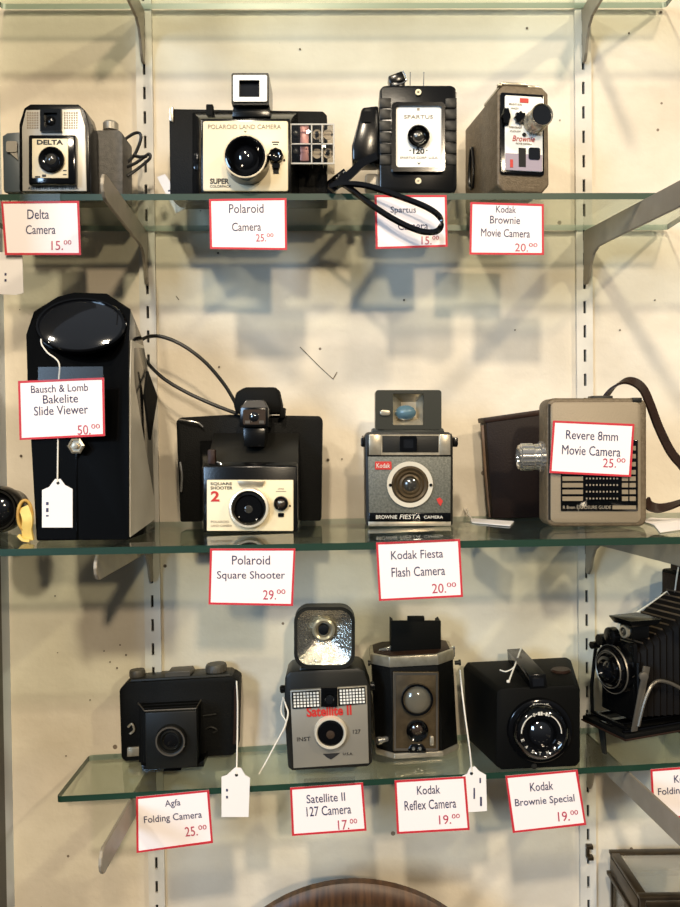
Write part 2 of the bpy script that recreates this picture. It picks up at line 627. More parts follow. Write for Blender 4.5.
BOXF = [(0, 1, 2, 3), (4, 5, 6, 7), (0, 1, 5, 4), (1, 2, 6, 5), (2, 3, 7, 6), (3, 0, 4, 7)]
def wbox(name, x0, x1, y0, y1, z0, z1, m, bev=0.0, parent=None, loc=(0, 0, 0)):
    vs = [(x0, y0, z0), (x1, y0, z0), (x1, y1, z0), (x0, y1, z0), (x0, y0, z1), (x1, y0, z1), (x1, y1, z1), (x0, y1, z1)]
    return world_mesh(name, vs, BOXF, m, bev, parent, loc)

# ------------------------------------------------------------------ the setting
XL = at_y(11, 700, 0).x            # inner corner with the left side of the case
FLOORZ = at_r(356, 1204, 1.10).z
wall = wbox('wall_back', XL - 0.02, 0.62, 0.0, 0.03, FLOORZ - 0.02, Z0 + 0.85, 'wall')
tag(wall, kind='structure')
wl = wbox('wall_left', XL - 0.02, XL, -0.022, 0.0, FLOORZ - 0.02, Z0 + 0.85, 'side')
tag(wl, kind='structure')
tr = wbox('trim_1', XL - 0.02, XL + 0.0005, -0.26, -0.022, FLOORZ - 0.02, Z0 + 0.85, 'sidetrim')
tag(tr, kind='structure')
fl = wbox('floor', XL - 0.02, 0.62, -0.30, 0.0, FLOORZ - 0.02, FLOORZ, 'base')
tag(fl, kind='structure')

# cracks and nail holes of the plaster
wr_ = Root('wall_marks', None, None, 340, 440, y=-0.0006, empty=False)
mb = MB(wr_)
for pts in ([(300, 347, 0), (309, 356, 0), (321, 368, 0), (333, 379, 0)], [(333, 379, 0), (337, 372, 0)],
            [(484, 520, 0), (487, 514, 0)], [(176, 296, 0), (179, 300, 0)]):
    mb.tube(pts, 0.35, 5)
for px, py, r in ((218, 253, 1.2), (404, 300, 1.1), (219, 367, 1.1), (328, 460, 1.5), (342, 459, .8), (527, 28, 1.2), (661, 12, 1.4), (629, 33, 1.0),
                  (120, 645, .9), (126, 655, 1.1), (110, 662, .8), (117, 668, 1.0), (104, 651, .8), (55, 596, .8), (21, 456, 1.4), (300, 49, 1.0),
                  (66, 756, .8), (90, 700, .7), (500, 450, .8), (515, 330, .8), (620, 330, .9), (655, 300, .8), (165, 566, 1.8), (560, 120, .7)):
    mb.lathe(px, py, [(0, -0.4), (r, -0.3), (r * .9, 0)], 8)
mk = mb.done('wall_marks', 'crack', parent=None)
for k_ in ('label', 'category'):
    if k_ in mk: del mk[k_]
mk.parent = wall

# ------------------------------------------------------------------ glass shelves
class Shelf:
    def __init__(s, name, p_front, r_front, slope_img, xl, xr, label):
        """p_front: a pixel on the top front edge; slope_img: rise of that edge across the photograph"""
        s.k = slope_img - ROLL
        s.yf = y_of(r_front)
        q = at_y(p_front[0], p_front[1], s.yf)
        s.z = q.z - s.k * q.x
        s.yb = -0.0065
        s.th = 0.0058
        s.xl, s.xr = xl, xr
        ym, = ((s.yf + s.yb) / 2,)
        xm = (xl + xr) / 2
        r = 0.004
        pts = []
        for cx, cy, a0 in ((xr - r, s.yf + r, -90), (xr - r, s.yb - r, 0), (xl + r, s.yb - r, 90), (xl + r, s.yf + r, 180)):
            for i in range(4):
                a = math.radians(a0 + 30 * i)
                pts.append((cx + r * math.cos(a), cy + r * math.sin(a)))
        n = len(pts)
        vs = [(x, y, s.top(x)) for x, y in pts] + [(x, y, s.top(x) - s.th) for x, y in pts]
        fs = [tuple(range(n)), tuple(range(n, 2 * n))] + [(i, (i + 1) % n, n + (i + 1) % n, n + i) for i in range(n)]
        o = world_mesh('glass_shelf', vs, fs, ['glass', 'glassedge', 'backedge'], 0, None, (xm, ym, s.top(xm) - s.th))
        for p in o.data.polygons:
            if abs(p.normal.z) < 0.5: p.material_index = 2 if p.normal.y > 0.5 else 1
        tag(o, label, 'shelf', 'glass shelves on wall brackets')
    def top(s, x):
        return s.z + s.k * x
    def hit(s, px, py):
        d = ray(px, py)
        t = (s.z + s.k * EYE.x - EYE.z) / (d.z - s.k * d.x)
        return EYE + d * t

SHELF = {}
SHELF[0] = Shelf('glass_shelf', (340, -62), 1.156, 0.002, XL + 0.006, 0.345, 'uppermost clear glass shelf cut off by the top of the photo')
SHELF[1] = Shelf('glass_shelf', (340, 193.5), 1.156, 0.002, XL + 0.006, 0.345, 'clear glass shelf seen from below, holding the instant camera with clear flash cubes')
SHELF[2] = Shelf('glass_shelf', (340, 543), 1.314, 0.018, XL + 0.006, 0.56, 'deep clear glass shelf holding the tall black slide viewer')
SHELF[3] = Shelf('glass_shelf', (340, 781), 1.140, 0.055, at_y(91, 752, 0).x, 0.56, 'lowest clear glass shelf with its cut left end in view')

# ------------------------------------------------------------------ slotted standards and brackets
def standard(px, py, px2, py2, label):
    a = at_y(px, py, -0.0045)
    b = at_y(px2, py2, -0.0045)
    x = (a.x + b.x) / 2
    z0, z1 = FLOORZ + 0.001, Z0 + 0.8
    o = bpy.data.objects.new('slotted_standard', None)
    COL.objects.link(o)
    o.location = (x, 0, z0)
    tag(o, label, 'shelf standard', 'slotted wall standards')
    vs, fs = [], []
    def bx(x0, x1, za, zb, y0=-0.0045, y1=-0.0005):
        n = len(vs)
        vs.extend([(x0, y0, za), (x1, y0, za), (x1, y1, za), (x0, y1, za), (x0, y0, zb), (x1, y0, zb), (x1, y1, zb), (x0, y1, zb)])
        fs.extend([tuple(n + i for i in f) for f in BOXF])
    L = z1 - z0
    bx(-0.0085, -0.0014, 0, L)
    bx(0.0014, 0.0085, 0, L)
    z = 0.0
    while z < L - 0.026:
        bx(-0.0014, 0.0014, z, z + 0.0125)
        z += 0.0254
    world_mesh('channel', vs, fs, 'standard', 0, o)
    wbox('channel_back', -0.0016, 0.0016, -0.0012, -0.0003, 0, L, 'slot', 0, o)
    return x

XSL = standard(145, 150, 154, 700, 'slotted white shelf standard running down the wall at left')
XSR = standard(583, 150, 588, 700, 'slotted white shelf standard running down the wall at right')

def bracket(x, sh, yaw, pitch, label, length=0.206):
    """arm plate under a shelf: hooked neck at the standard, straight arm, rounded tip"""
    S = SHELF[sh]
    z = S.top(x) - S.th - 0.0008 - (0.0008 if S.k * 1 > 0.01 else 0)
    o = bpy.data.objects.new('shelf_bracket', None)
    COL.objects.link(o)
    o.location = (x, -0.005, z)
    o.rotation_euler = (math.radians(-pitch), 0, math.radians(yaw))
    tag(o, label, 'shelf bracket', 'steel brackets under the shelves')
    pts = [(0, 0), (length - 0.011, 0.0), (length - 0.0055, -0.0015), (length - 0.0015, -0.0055), (length, -0.011), (length - 0.0015, -0.0165), (length - 0.0055, -0.0205), (length - 0.011, -0.022), (0.050, -0.0225), (0.032, -0.023),
           (0.022, -0.028), (0.016, -0.037), (0.011, -0.050), (0.006, -0.056), (0, -0.056)]
    n = len(pts)
    t = 0.0014
    vs = [(-t, -u, w) for u, w in pts] + [(t, -u, w) for u, w in pts]
    fs = [tuple(range(n)), tuple(range(n, 2 * n))] + [(i, (i + 1) % n, n + (i + 1) % n, n + i) for i in range(n)]
    world_mesh('arm', vs, fs, 'bracket', 0.0005, o)
    wbox('hook', -0.0012, 0.0012, -0.0005, 0.0035, -0.050, -0.040, 'bracket', 0, o)
    return o

bracket(XSL, 0, 0, 0, 'steel bracket under the uppermost shelf at the left standard')
bracket(XSR, 0, 0, 0, 'steel bracket under the uppermost shelf at the right standard')
bracket(XSL, 1, 3, 0, 'steel bracket rising in front of the grey textured side of the leftmost camera')
bracket(XSR, 1, 10, 0, 'putty grey bracket angled out past the right end of the top camera row', 0.24)
bracket(XSL, 2, 0, 0, 'steel bracket under the deep shelf below the tall slide viewer')
bracket(XSR, 2, 9, 0, 'steel bracket under the deep shelf below the tan movie camera')
bracket(XSL, 3, 0, 0, 'white edged bracket sticking out under the cut left end of the lowest shelf')
bracket(XSR, 3, 5, 0, 'dark bracket under the lowest shelf below the bellows camera', 0.25)

# ================================================================== TOP SHELF
R1 = 1.150

# ---- box camera with silver faceplate
R = Root('box_camera', 'small box camera with square lens panel and silver plate, left end of top row', 'camera', 54, 193, shelf=1, r=R1)
MB(R).prism([(24, 192), (19, 190), (19, 124), (24, 108), (30, 104), (78, 104), (85, 110), (89, 124), (90, 192)], 0.5, 34, 1.2).done('housing', 'black')
mb = MB(R).prism([(22.5, 191), (22, 127), (26, 110), (80, 109), (85, 126), (86.5, 191)], -0.8, 1.5, .4)
fp = mb.done('faceplate', 'paleplate')
for x0, x1 in ((27, 39), (64, 79)):
    mb = MB(R)
    for i in range(int((x1 - x0) / 2.4)):
        for j in range(7):
            mb.box(x0 + i * 2.4, 112 + j * 2.5, x0 + i * 2.4 + 1.5, 113.5 + j * 2.5, -1.3, -.6)
    mb.done('grille', 'greyink', fp)
mb = MB(R); mb.text('ALL METAL EVER SET  U.S.A.', 28, 187, 79, 189.5, -1); mb.done('lettering', 'blackink', fp)
mb = MB(R); mb.frame((40, 108.5, 61, 131), (44, 112.5, 57, 127), -5, 8, -5); mb.box(43.6, 112, 57.4, 127.4, -1.6, 8, ref=-5)
vf = mb.done('viewfinder', 'black')
MB(R).lathe(50.5, 121, [(5, -1.6), (4, -2.6), (2, -3.4), (0, -3.7)], 24, ref=-2).done('finder_lens', 'deadlens', vf)
mb = MB(R); mb.box(28, 134.5, 75.5, 184.5, -9, 0, 2.0, ref=-9)
lp = mb.done('lens_panel', 'gloss')
mb = MB(R); mb.box(32, 138.5, 68, 178, -10.2, -8.5, .5); fp2 = mb.done('lens_plate', 'cream', lp)
mb = MB(R); mb.text('DELTA', 37, 139.8, 63, 144.6, -10.3, bold=True); mb.box(35, 176, 40, 177.4, -10.5, -10); mb.box(42, 174.5, 46, 176.8, -10.5, -10)
mb.box(63, 170, 66.5, 171, -10.5, -10); mb.box(63, 174, 66.5, 175, -10.5, -10); mb.done('lettering', 'blackink', fp2)
mb = MB(R); mb.lathe(50.5, 159, [(13, -9.5), (13, -12.5), (11.8, -14), (9.5, -13), (7, -11), (0, -10.8)], ref=-14); ln = mb.done('lens_barrel', 'gloss', lp)
MB(R).lathe(50.8, 159, [(5.5, -10.9), (4, -11.8), (2, -12.6), (0, -12.8)], 24).done('lens', 'lensgrey', ln)
mb = MB(R); mb.prism([(3, 191), (2, 136), (7, 133), (118, 129), (123, 134), (123, 197), (60, 198)], 34, 74, 2.0)
bd = mb.done('body', 'greyleather')
mb = MB(R); mb.prism([(2.5, 136), (7, 133), (20, 132), (20, 192), (4, 192)], 30, 35, .8); mb.done('wing', 'bluegrey', bd)
mb = MB(R); mb.rr(6, 141, 17, 152, 2, 27, 31); mb.prism([(9, 152), (17, 152), (18, 160)], 28, 31); mb.done('latch', 'silverpaint', bd)
mb = MB(R)
p = R.L(111, 131, 52)
mb.lathe(111, 131, [(8, -1), (8, 6), (6.5, 8), (0, 8)], 28, ref=-1, axis=(0, 0, 1))
kn = mb.done('winding_knob', 'silverpaint', bd)
kn.location = Vector((0, 52 * R.s, 0)) + (R.L(111, 131, 52) - R.L(111, 131, -1)) - Vector((0, 53 * R.s, 0))
mb = MB(R)
mb.tube([(124, 140, 55), (133, 134, 58), (139, 133, 60), (141, 138, 60), (137, 150, 60), (132, 158, 58), (126, 163, 55)], 1.7)
mb.tube([(124, 168, 50), (134, 164, 55), (143, 158, 58), (149, 154, 58), (150, 158, 58), (145, 163, 58), (136, 170, 55), (127, 176, 50)], 1.7)
mb.tube([(133, 155, 57), (140, 157, 57), (147, 156, 57)], 1.9)
mb.done('wrist_cord', 'cord', bd)

# ---- instant camera with flash cubes
R = Root('instant_camera', 'wide black instant camera with cream front and clear flash cubes, top shelf', 'camera', 246, 193.5, shelf=1, r=R1)
MB(R).prism([(169, 111), (172, 108.5), (323, 111), (327, 115), (327, 200), (176, 201), (170, 196)], 44, 78, 1.5).done('body', 'leatherette')
mb = MB(R); mb.loft([[R.L(x, y, 3) for x, y in ((201, 119), (290, 119), (291, 193), (201, 193))],
                     [R.L(x, y, 46) for x, y in ((192, 112), (298, 112), (300, 199), (192, 199))]], 1.0 * R.s)
mb.done('housing', 'black')
mb = MB(R); mb.rr(203, 121, 288, 191, 2, 0, 4, .5); fp = mb.done('faceplate', 'cream')
mb = MB(R); mb.text('POLAROID LAND CAMERA', 208, 124.5, 281, 129, -.1); mb.done('lettering', 'greyink', fp)
mb = MB(R); mb.text('SUPER', 210, 178.5, 229, 184, -.1, bold=True); mb.text('COLORPACK', 210, 185.2, 231, 187.6, -.1); mb.text('v', 244, 130.8, 246.6, 132.6, -.1)
mb.box(272, 141.5, 279, 142.6, -.4, 0); mb.box(273, 144, 278, 144.8, -.4, 0); mb.done('model_lettering', 'blackink', fp)
mb = MB(R); mb.lathe(245, 156, [(22.5, 0), (21.5, -14), (20.6, -22), (18.5, -22.5), (16.5, -14), (12.5, -9), (0, -9)], 44, ref=-22); lb = mb.done('lens_barrel', 'gloss')
MB(R).ring(245, 156, 20.2, 21.6, -22.8, -20.5, 44).done('chrome_rim', 'oldchrome', lb)
MB(R).lathe(245.5, 157, [(12.3, -9.2), (10, -12), (5, -14), (0, -14.5)], 32).done('lens', 'lens', lb)
mb = MB(R); mb.lathe(276, 156.5, [(7.5, 0), (7, -5), (6, -6), (3.5, -4.5), (0, -4.5)], 28, bump=lambda i, n: 1 + .05 * math.cos(8 * 2 * math.pi * i / n))
mb.rr(272, 163, 280, 168, 2, -3, 0); mb.box(283.5, 159, 285.2, 161, -.6, 0); mb.done('exposure_dial', 'gloss')
mb = MB(R); mb.box(273.2, 169, 278.8, 173.6, -.7, .5); mb.done('window', 'darkhole', fp)
mb = MB(R); mb.frame((231.5, 73, 269, 105), (239, 80, 259, 97), 2, 48, 2, 2, .5); mb.prism([(233, 104), (268, 104), (271, 117), (232, 117)], 8, 44, .8)
vf = mb.done('viewfinder', 'black')
mb = MB(R); mb.frame((233, 75, 267, 101.5), (239, 80, 259.5, 97), .5, 2.2, .5, 1.5, .5); mb.done('finder_rim', 'white', vf)
mb = MB(R); mb.box(238.6, 79.6, 259.8, 97.4, 6, 9); mb.done('finder_glass', 'lens', vf)
mb = MB(R); mb.rr(206, 104, 213, 119, 1, 30, 37, .6); mb.done('shutter_button', 'blackm')
mb = MB(R); mb.rr(193.5, 152, 201, 170, 3, 22, 34, .6); mb.done('focus_lever', 'gloss')
mb = MB(R); mb.prism([(169, 108), (173, 106), (173, 122), (169, 120)], 42, 48, .5); mb.done('strap_lug', 'oldchrome')
fl = MB(R)
fl.box(290, 123.5, 334.5, 164, 6, 40, .8)
fh = fl.done('flash_cube_bar', 'acrylic')
mb = MB(R)
for i in range(2):
    x0 = 312 + i * 11
    for j in range(2):
        y0 = 126 + j * 19
        mb.lathe(x0 + 5, y0 + 8.5, [(5, 16), (3.4, 22), (1.4, 27), (0, 27)], 4 if False else 16, ref=16)
    mb.box(x0 - .6, 124.5, x0 + .4, 163, 12, 30)
mb.box(291, 143.2, 334, 144.4, 10, 34)
mb.done('reflectors', 'dimreflector', fh)
mb = MB(R); mb.box(300, 126, 309, 161, 14, 20, 1); mb.done('foil', 'pink', fh)
mb = MB(R)
mb.frame((290, 123.5, 334.5, 164), (291.4, 124.9, 333, 162.6), 5.4, 6.4)
for xx in (311, 321.5): mb.box(xx, 124.5, xx + 1.1, 163, 5.4, 6.4)
mb.box(291, 143.4, 333.5, 144.4, 5.4, 6.4); mb.done('cube_edges', 'clearedge', fh)
mb = MB(R)
mb.lathe(296, 135, [(3, 16), (2.6, 10), (0, 9)], 16); mb.lathe(296, 153, [(3, 16), (2.6, 10), (0, 9)], 16)
mb.lathe(317, 135, [(2.2, 16), (1.8, 10), (0, 9)], 16); mb.lathe(328, 153, [(2.2, 16), (1.8, 10), (0, 9)], 16); mb.done('bulbs', 'lensgrey', fh)
mb = MB(R); mb.prism([(326, 182), (333, 176), (344, 168), (347, 173), (338, 184), (334, 196), (326, 197)], 46, 60, 1); mb.done('strap_end', 'gloss')

# ---- black camera with white oval plate, looped wrist strap
R = Root('box_camera', 'upright black box camera with white plate marked 120 and looped wrist strap', 'camera', 417, 193.5, shelf=1, r=R1)
mb = MB(R); mb.rr(379.5, 85, 457, 193, 7, 2, 50, 2.0)
for yy in (108, 120, 131.5, 143, 154.5, 166): pass
bd = mb.done('body', 'black')
for x0, x1 in ((379.8, 391), (445.5, 456.8)):
    mb = MB(R)
    for yy in (98, 109.2, 120.8, 132.2, 143.6, 155.0): mb.box(x0, yy, x1, yy + 9.6, .9, 4, .4)
    mb.done('grip_ribs', 'darkgrey', bd)
mb = MB(R); mb.frame((391.5, 102, 445, 171.5), (396, 105.5, 441.5, 167), -4, 2, -4, 4, 3); mb.done('plate_surround', 'gloss')
mb = MB(R); mb.rr(394.5, 104.5, 443, 168, 3, -1.6, 3, 0); fp = mb.done('faceplate', 'white')
mb = MB(R); mb.text('120', 413, 148.5, 424.5, 154, -1.8, bold=True); mb.text('-', 409.5, 150, 411, 150.8, -1.8); mb.text('-', 426, 150, 427.5, 150.8, -1.8)
mb.text('v', 417.3, 162.4, 420.6, 164.6, -1.8); mb.done('lettering', 'blackink', fp)
mb = MB(R); mb.text('SPARTUS', 404, 115, 433, 118.6, -1.8); mb.text('SPARTUS CORP  U.S.A.', 400, 156.5, 438, 158.8, -1.8); mb.box(417, 108, 419.6, 110.4, -2, -1.6); mb.done('faded_lettering', 'greyink', fp)
mb = MB(R); mb.lathe(418.8, 135.3, [(11, -1.5), (11, -6), (9.6, -7.6), (8, -6), (5.5, -2.5), (0, -2.5)], 36, ref=-7); lb = mb.done('lens_barrel', 'gloss')
MB(R).lathe(418.8, 135.5, [(5.4, -2.6), (3.6, -4), (0, -4.8)], 24).done('lens', 'lensgrey', lb)
for yy in (92, 180.8):
    mb = MB(R); mb.ring(418.3, yy, 1.1, 3.0, 0, 3, 20); mb.lathe(418.3, yy, [(1.2, .6), (0, .6)], 12); mb.done('screw', 'cream')
mb = MB(R); mb.prism([(362, 107), (378.5, 105), (379.5, 161), (352.5, 161), (352, 145)], 12, 44, 2.5); gr = mb.done('flash_socket', 'black')
mb = MB(R); mb.rr(361, 111, 371, 122, 1, 10.5, 13); mb.done('socket_mouth', 'gloss', gr)
mb = MB(R); mb.rr(365, 173, 379, 189, 4, 20, 40, 2); mb.done('winding_knob', 'silverpaint')
mb = MB(R); mb.prism([(388, 76), (402, 70.5), (406, 80), (392, 84), (390, 84)], 14, 30, 1.2); mb.box(392, 82, 405, 87, 14, 34, .5); bk = mb.done('strap_buckle', 'black')
mb = MB(R); mb.tube([(391.5, 83.5, 13), (396, 85, 13), (406.3, 80.5, 13), (403, 71, 13)], .7); mb.done('buckle_wire', 'chrome', bk)
mb = MB(R)
for xx in (410, 423.5): mb.tube([(xx, 86, 22), (xx + .3, 72, 22)], .55, 6)
mb.done('flash_pins', 'chrome')
mb = MB(R)
mb.strap([(378, 156, 8), (362, 164, 2), (346, 178, -6), (334, 187, -12), (331, 190, -14)], 8, 3.4, (0, .3, 1))
mb.strap([(331, 187, -13), (345, 184, -16), (368, 186, -20), (398, 196, -24), (424, 206, -26), (438, 215, -26), (441.5, 224, -26), (436, 231.5, -26), (420, 231, -25), (397, 221, -23), (373, 206, -20), (352, 190, -17), (340, 182, -13)], 5.0, 3.2, (0, .5, 1))
mb.done('wrist_strap', 'gloss')

# ---- tan cine camera, top shelf
R = Root('movie_camera', 'tan movie camera with white control plate and protruding lens at right end of top row', 'movie camera', 523, 193, shelf=1, r=1.152)
mb = MB(R)
mb.prism([(503, 86), (543, 86), (549.5, 92), (550.5, 184), (543, 192.5), (503, 192.5), (496, 186), (496, 93)], 0, 108, 2.0, 3)
bd = mb.done('body', 'tan')
mb = MB(R); mb.frame((494.6, 96, 551.8, 96.9), (495, 96.2, 551, 96.7), 4, 98); mb.bm.clear()
mb.box(503, 82.5, 530, 85.6, 12, 70, .8); mb.box(499, 84.5, 503, 87, 10, 16, .4); mb.box(530, 84.5, 541, 87, 10, 16, .4); mb.done('carrying_handle', 'oldchrome')
mb = MB(R); mb.rr(499, 93.5, 545, 175, 2.5, -2, 3, .6); fr = mb.done('plate_frame', 'gloss')
mb = MB(R); mb.rr(503.8, 96.3, 543, 171, 1.5, -3, -1.5); fp = mb.done('control_plate', 'white')
mb = MB(R); mb.box(504.2, 154, 542.6, 170.6, -3.5, -2.8); mb.done('lower_band', 'lilac', fp)
mb = MB(R); mb.box(519.3, 98.2, 528.2, 102.6, -3.6, -2.8)
mb.text('Brownie', 512, 136, 535, 141.6, -3.2, slant=.25); mb.box(509, 160, 512, 168, -3.9, -3.4); mb.done('red_lettering', 'redlogo', fp)
mb = MB(R); mb.text('MOVIE CAMERA', 515, 143, 531.5, 144.8, -3.2)
mb.text('BRIGHT SUN', 508, 104, 521, 105.8, -3.2); mb.text('HAZY', 510, 108, 518, 109.8, -3.2); mb.text('OPEN SHADE', 508, 127, 521, 128.8, -3.2); mb.text('CLOUDY', 509, 131, 520, 132.6, -3.2); mb.text('f/1.9 LENS', 529, 133, 541, 135, -3.2)
mb.done('lettering', 'greyink', fp)
mb = MB(R); mb.lathe(504, 119, [(9, -1), (9, -5), (7.5, -6.5), (0, -6.5)], 30, xs=.5, bump=lambda i, n: 1 + .08 * math.cos(6 * 2 * math.pi * i / n)); mb.done('run_lever', 'gloss')
mb = MB(R); mb.lathe(519, 119, [(5.8, -2.5), (5.8, -6), (0, -6)], 48, bump=lambda i, n: 1 + .13 * math.cos(8 * 2 * math.pi * i / n)); mb.done('aperture_dial', 'gloss')
mb = MB(R); mb.lathe(523.5, 135, [(2, -2.8), (2, -4), (0, -4)], 14); mb.box(518, 148, 525.4, 167, -3.8, -2.6); mb.done('finder_slot', 'darkhole', fp)
mb = MB(R); mb.rr(528.3, 147, 540.3, 159, 2, -4.2, -2.6); mb.done('viewfinder', 'lens', fp)
mb = MB(R); mb.lathe(539, 114, [(11.5, -2), (11.5, -9), (10.8, -10), (11.4, -25), (10.9, -26), (10.1, -25), (9, -12), (0, -11)], 40, ref=-25); lb = mb.done('lens_barrel', 'oldchrome')
MB(R).lathe(539, 114, [(10.0, -24), (8.6, -12), (0, -11.6)], 30, ref=-25).done('lens', 'lens', lb)
mb = MB(R); mb.tube([(482.2, 155, 76), (481.6, 150, 79), (481.0, 153, 83), (480.0, 172, 86), (480.0, 186, 85), (481.2, 190, 80), (482.4, 184, 75), (482.6, 165, 74)], 1.7, closed=True); mb.done('crank', 'black')
R.yaw(8.5)

# ================================================================== MIDDLE SHELF
# ---- tall slide viewer
R = Root('slide_viewer', 'tall black slide viewer with big slanted magnifier on top', 'slide viewer', 84, 541, shelf=2)
fo = [(36.5, 541, 0), (27.5, 380, 0), (25.8, 334, 14), (33.5, 311, 30), (58, 296, 40), (74, 292, 42), (107, 293, 42), (131, 309, 30), (129, 334, 14), (128.5, 380, 0), (128.5, 541, 0)]
bo = [(48, 533, 92), (44, 384, 92), (46, 352, 92), (52, 330, 92), (72, 315, 92), (82, 312, 92), (110, 312, 92), (133, 322, 92), (143, 340, 92), (152, 395, 92), (155, 523, 92)]
fo2 = [R.L(*p) for p in fo]
bo2 = [R.L(*p) for p in bo]
for v, q in zip(bo2, fo2):
    if abs(q.z) < 0.002: v.z = q.z
mb = MB(R); mb.loft([fo2, bo2], 1.6 * R.s, 2); mb.done('body', 'bakelite')
# the magnifier lies in the slanted top plane between the front lip and the octagonal crown
lo, hi = R.L(80, 353, 6), R.L(82, 299, 37)
up = (hi - lo).normalized()
nv = Vector((1, 0, 0)).cross(up).normalized()
cc = (lo + hi) / 2 + nv * (0.5 * R.s)
ha, hb = 46.5 * R.s, (hi - lo).length * 0.5
def mag(rows, n=56):
    vs, fs = [], []
    for q, h in rows:
        for i in range(n):
            a = 2 * math.pi * i / n
            vs.append(cc + Vector((1, 0, 0)) * (ha * q * math.cos(a)) + up * (hb * q * math.sin(a)) + nv * (h * R.s))
    for a in range(len(rows) - 1):
        for i in range(n):
            k_ = (i + 1) % n
            fs.append((a * n + i, a * n + k_, (a + 1) * n + k_, (a + 1) * n + i))
    fs.append(tuple(range(n))); fs.append(tuple((len(rows) - 1) * n + i for i in range(n)))
    return vs, fs
mb = MB(R); mb.raw(*mag([(1.0, -3), (1.0, 1.5), (.97, 2.6), (.93, 2.4), (.91, .5)])); mb.done('magnifier_rim', 'gloss')
mb = MB(R); mb.raw(*mag([(.91, .6), (.8, 1.8), (.6, 3.0), (.35, 3.9), (.12, 4.3), (.01, 4.4)])); mb.done('magnifier_lens', 'lens')
MB(R).prism([(75.3, 382), (77.3, 382), (78, 540), (76, 540)], -1, 1, .3).done('seam', 'bakelite')
mb = MB(R); mb.lathe(76.5, 446, [(8.5, -1), (8.5, -3), (6.5, -4.5), (6, -3), (3, -3), (3, -6), (0, -6.4)], 6); mb.done('switch_nut', 'oldchrome')
# pale right cheek
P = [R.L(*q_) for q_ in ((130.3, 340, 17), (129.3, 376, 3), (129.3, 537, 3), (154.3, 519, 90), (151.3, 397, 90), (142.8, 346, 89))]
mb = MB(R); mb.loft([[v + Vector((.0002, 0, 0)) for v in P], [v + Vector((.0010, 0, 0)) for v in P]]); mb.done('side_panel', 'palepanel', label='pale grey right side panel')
mb = MB(R)
P = [R.L(x, y, d) for x, y, d in ((143, 396, 54), (146, 371, 62), (155.5, 397, 86), (148.5, 440, 68))]
mb.raw(P + [v + Vector((.0022, 0, 0)) for v in P], BOXF); mb.done('cheek_recess', 'blackm')

# ---- instant camera with bellows hood
R = Root('instant_camera', 'black folding instant camera with cream front marked with a red 2', 'camera', 251, 533, shelf=2)
MB(R).prism([(176, 421), (180, 417.5), (230, 414.5), (320, 416), (322.5, 420), (321, 521), (180, 522)], 72, 100, 2).done('body', 'leatherette')
mb = MB(R); mb.loft([[R.L(x, y, 4) for x, y in ((203, 466), (297, 466), (297.5, 533), (204, 533))],
                     [R.L(x, y, 74) for x, y in ((200, 440), (300, 440), (302, 521), (200, 521))]], 1.5 * R.s)
mb.done('housing', 'black')
mb = MB(R); mb.loft([[R.L(x, y, 12) for x, y in ((207, 463), (298, 463), (298, 475), (207, 475))],
                     [R.L(x, y, 74) for x, y in ((214, 432), (299, 432), (299, 475), (210, 475))]], 1.2 * R.s)
mb.done('bellows_hood', 'darkgrey')
mb = MB(R); mb.rr(206.8, 480, 293.3, 531, .8, 0, 5, .4); fp = mb.done('faceplate', 'cream')
mb = MB(R); mb.text('SQUARE', 210.5, 482.3, 232, 485.5, -.1, bold=.012); mb.text('SHOOTER', 210.5, 486.3, 232.5, 489.5, -.1, bold=.012); mb.done('lettering', 'blackink', fp)
mb = MB(R); mb.text('2', 210.8, 491, 219.5, 501.5, -.1, bold=True); mb.done('number', 'redlogo', fp)
mb = MB(R); mb.text('POLAROID', 211, 520.5, 229, 523, -.1); mb.text('LAND CAMERA', 211, 524.5, 232, 526.8, -.1); mb.text('OO', 278, 488, 284, 489.5, -.1); mb.box(276, 491, 286, 491.7, -.3, 0); mb.done('faded_lettering', 'greyink', fp)
mb = MB(R); mb.lathe(248.8, 508, [(20.5, 0), (20.3, -6), (19.5, -8), (17.5, -8.5), (17, -5), (17, 0)], 44, ref=-6, closed=True); lb = mb.done('lens_ring', 'brightring')
mb = MB(R); mb.lathe(249, 508.5, [(17.2, -7), (14, -9.5), (12, -6), (11, -3), (0, -3)], 40, ref=-7); mb.done('lens_barrel', 'gloss', lb)
MB(R).lathe(249, 509, [(11, -3.4), (8, -6), (0, -8)], 32).done('lens', 'lensgrey', lb)
mb = MB(R); mb.lathe(280.8, 503.6, [(7.6, 0), (7.2, -4), (5.8, -5), (4.5, -3.5), (0, -3.5)], 28, ref=-4); mb.rr(278, 513, 284, 517, 1, -1, .5); mb.box(289, 505, 290.8, 506.8, -.5, .2); ed = mb.done('exposure_dial', 'gloss')
MB(R).lathe(280.8, 503.6, [(4.4, -3.6), (2.5, -5), (0, -5.4)], 20).done('dial_lens', 'lensbrown', ed)
mb = MB(R); mb.prism([(237, 481), (265, 481), (262, 486), (240, 486)], -3, .5, .4); mb.done('focus_tab', 'oldchrome')
mb = MB(R)
for i in range(6): mb.box(266 + i * 3, 464, 268 + i * 3, 472, 8 + i * .2, 12, .3)
mb.done('focus_teeth', 'darkgrey')
mb = MB(R); mb.rr(207.5, 449.5, 215, 466, 1.5, 10, 18, .8); mb.done('shutter_post', 'leather')
mb = MB(R); mb.tube([(217, 462, 10), (221, 464, 9), (222, 469, 9), (218, 470, 9)], .9); mb.done('latch_wire', 'chrome')
mb = MB(R); mb.prism([(243, 388), (246, 387), (276, 387), (279, 391), (282, 405), (281, 414), (236, 414), (233, 404), (236, 392)], 58, 84, 3); mb.prism([(281, 407), (285, 408), (284, 418), (279, 418)], 58, 80, .8)
mb.done('viewfinder_hood', 'blackm')
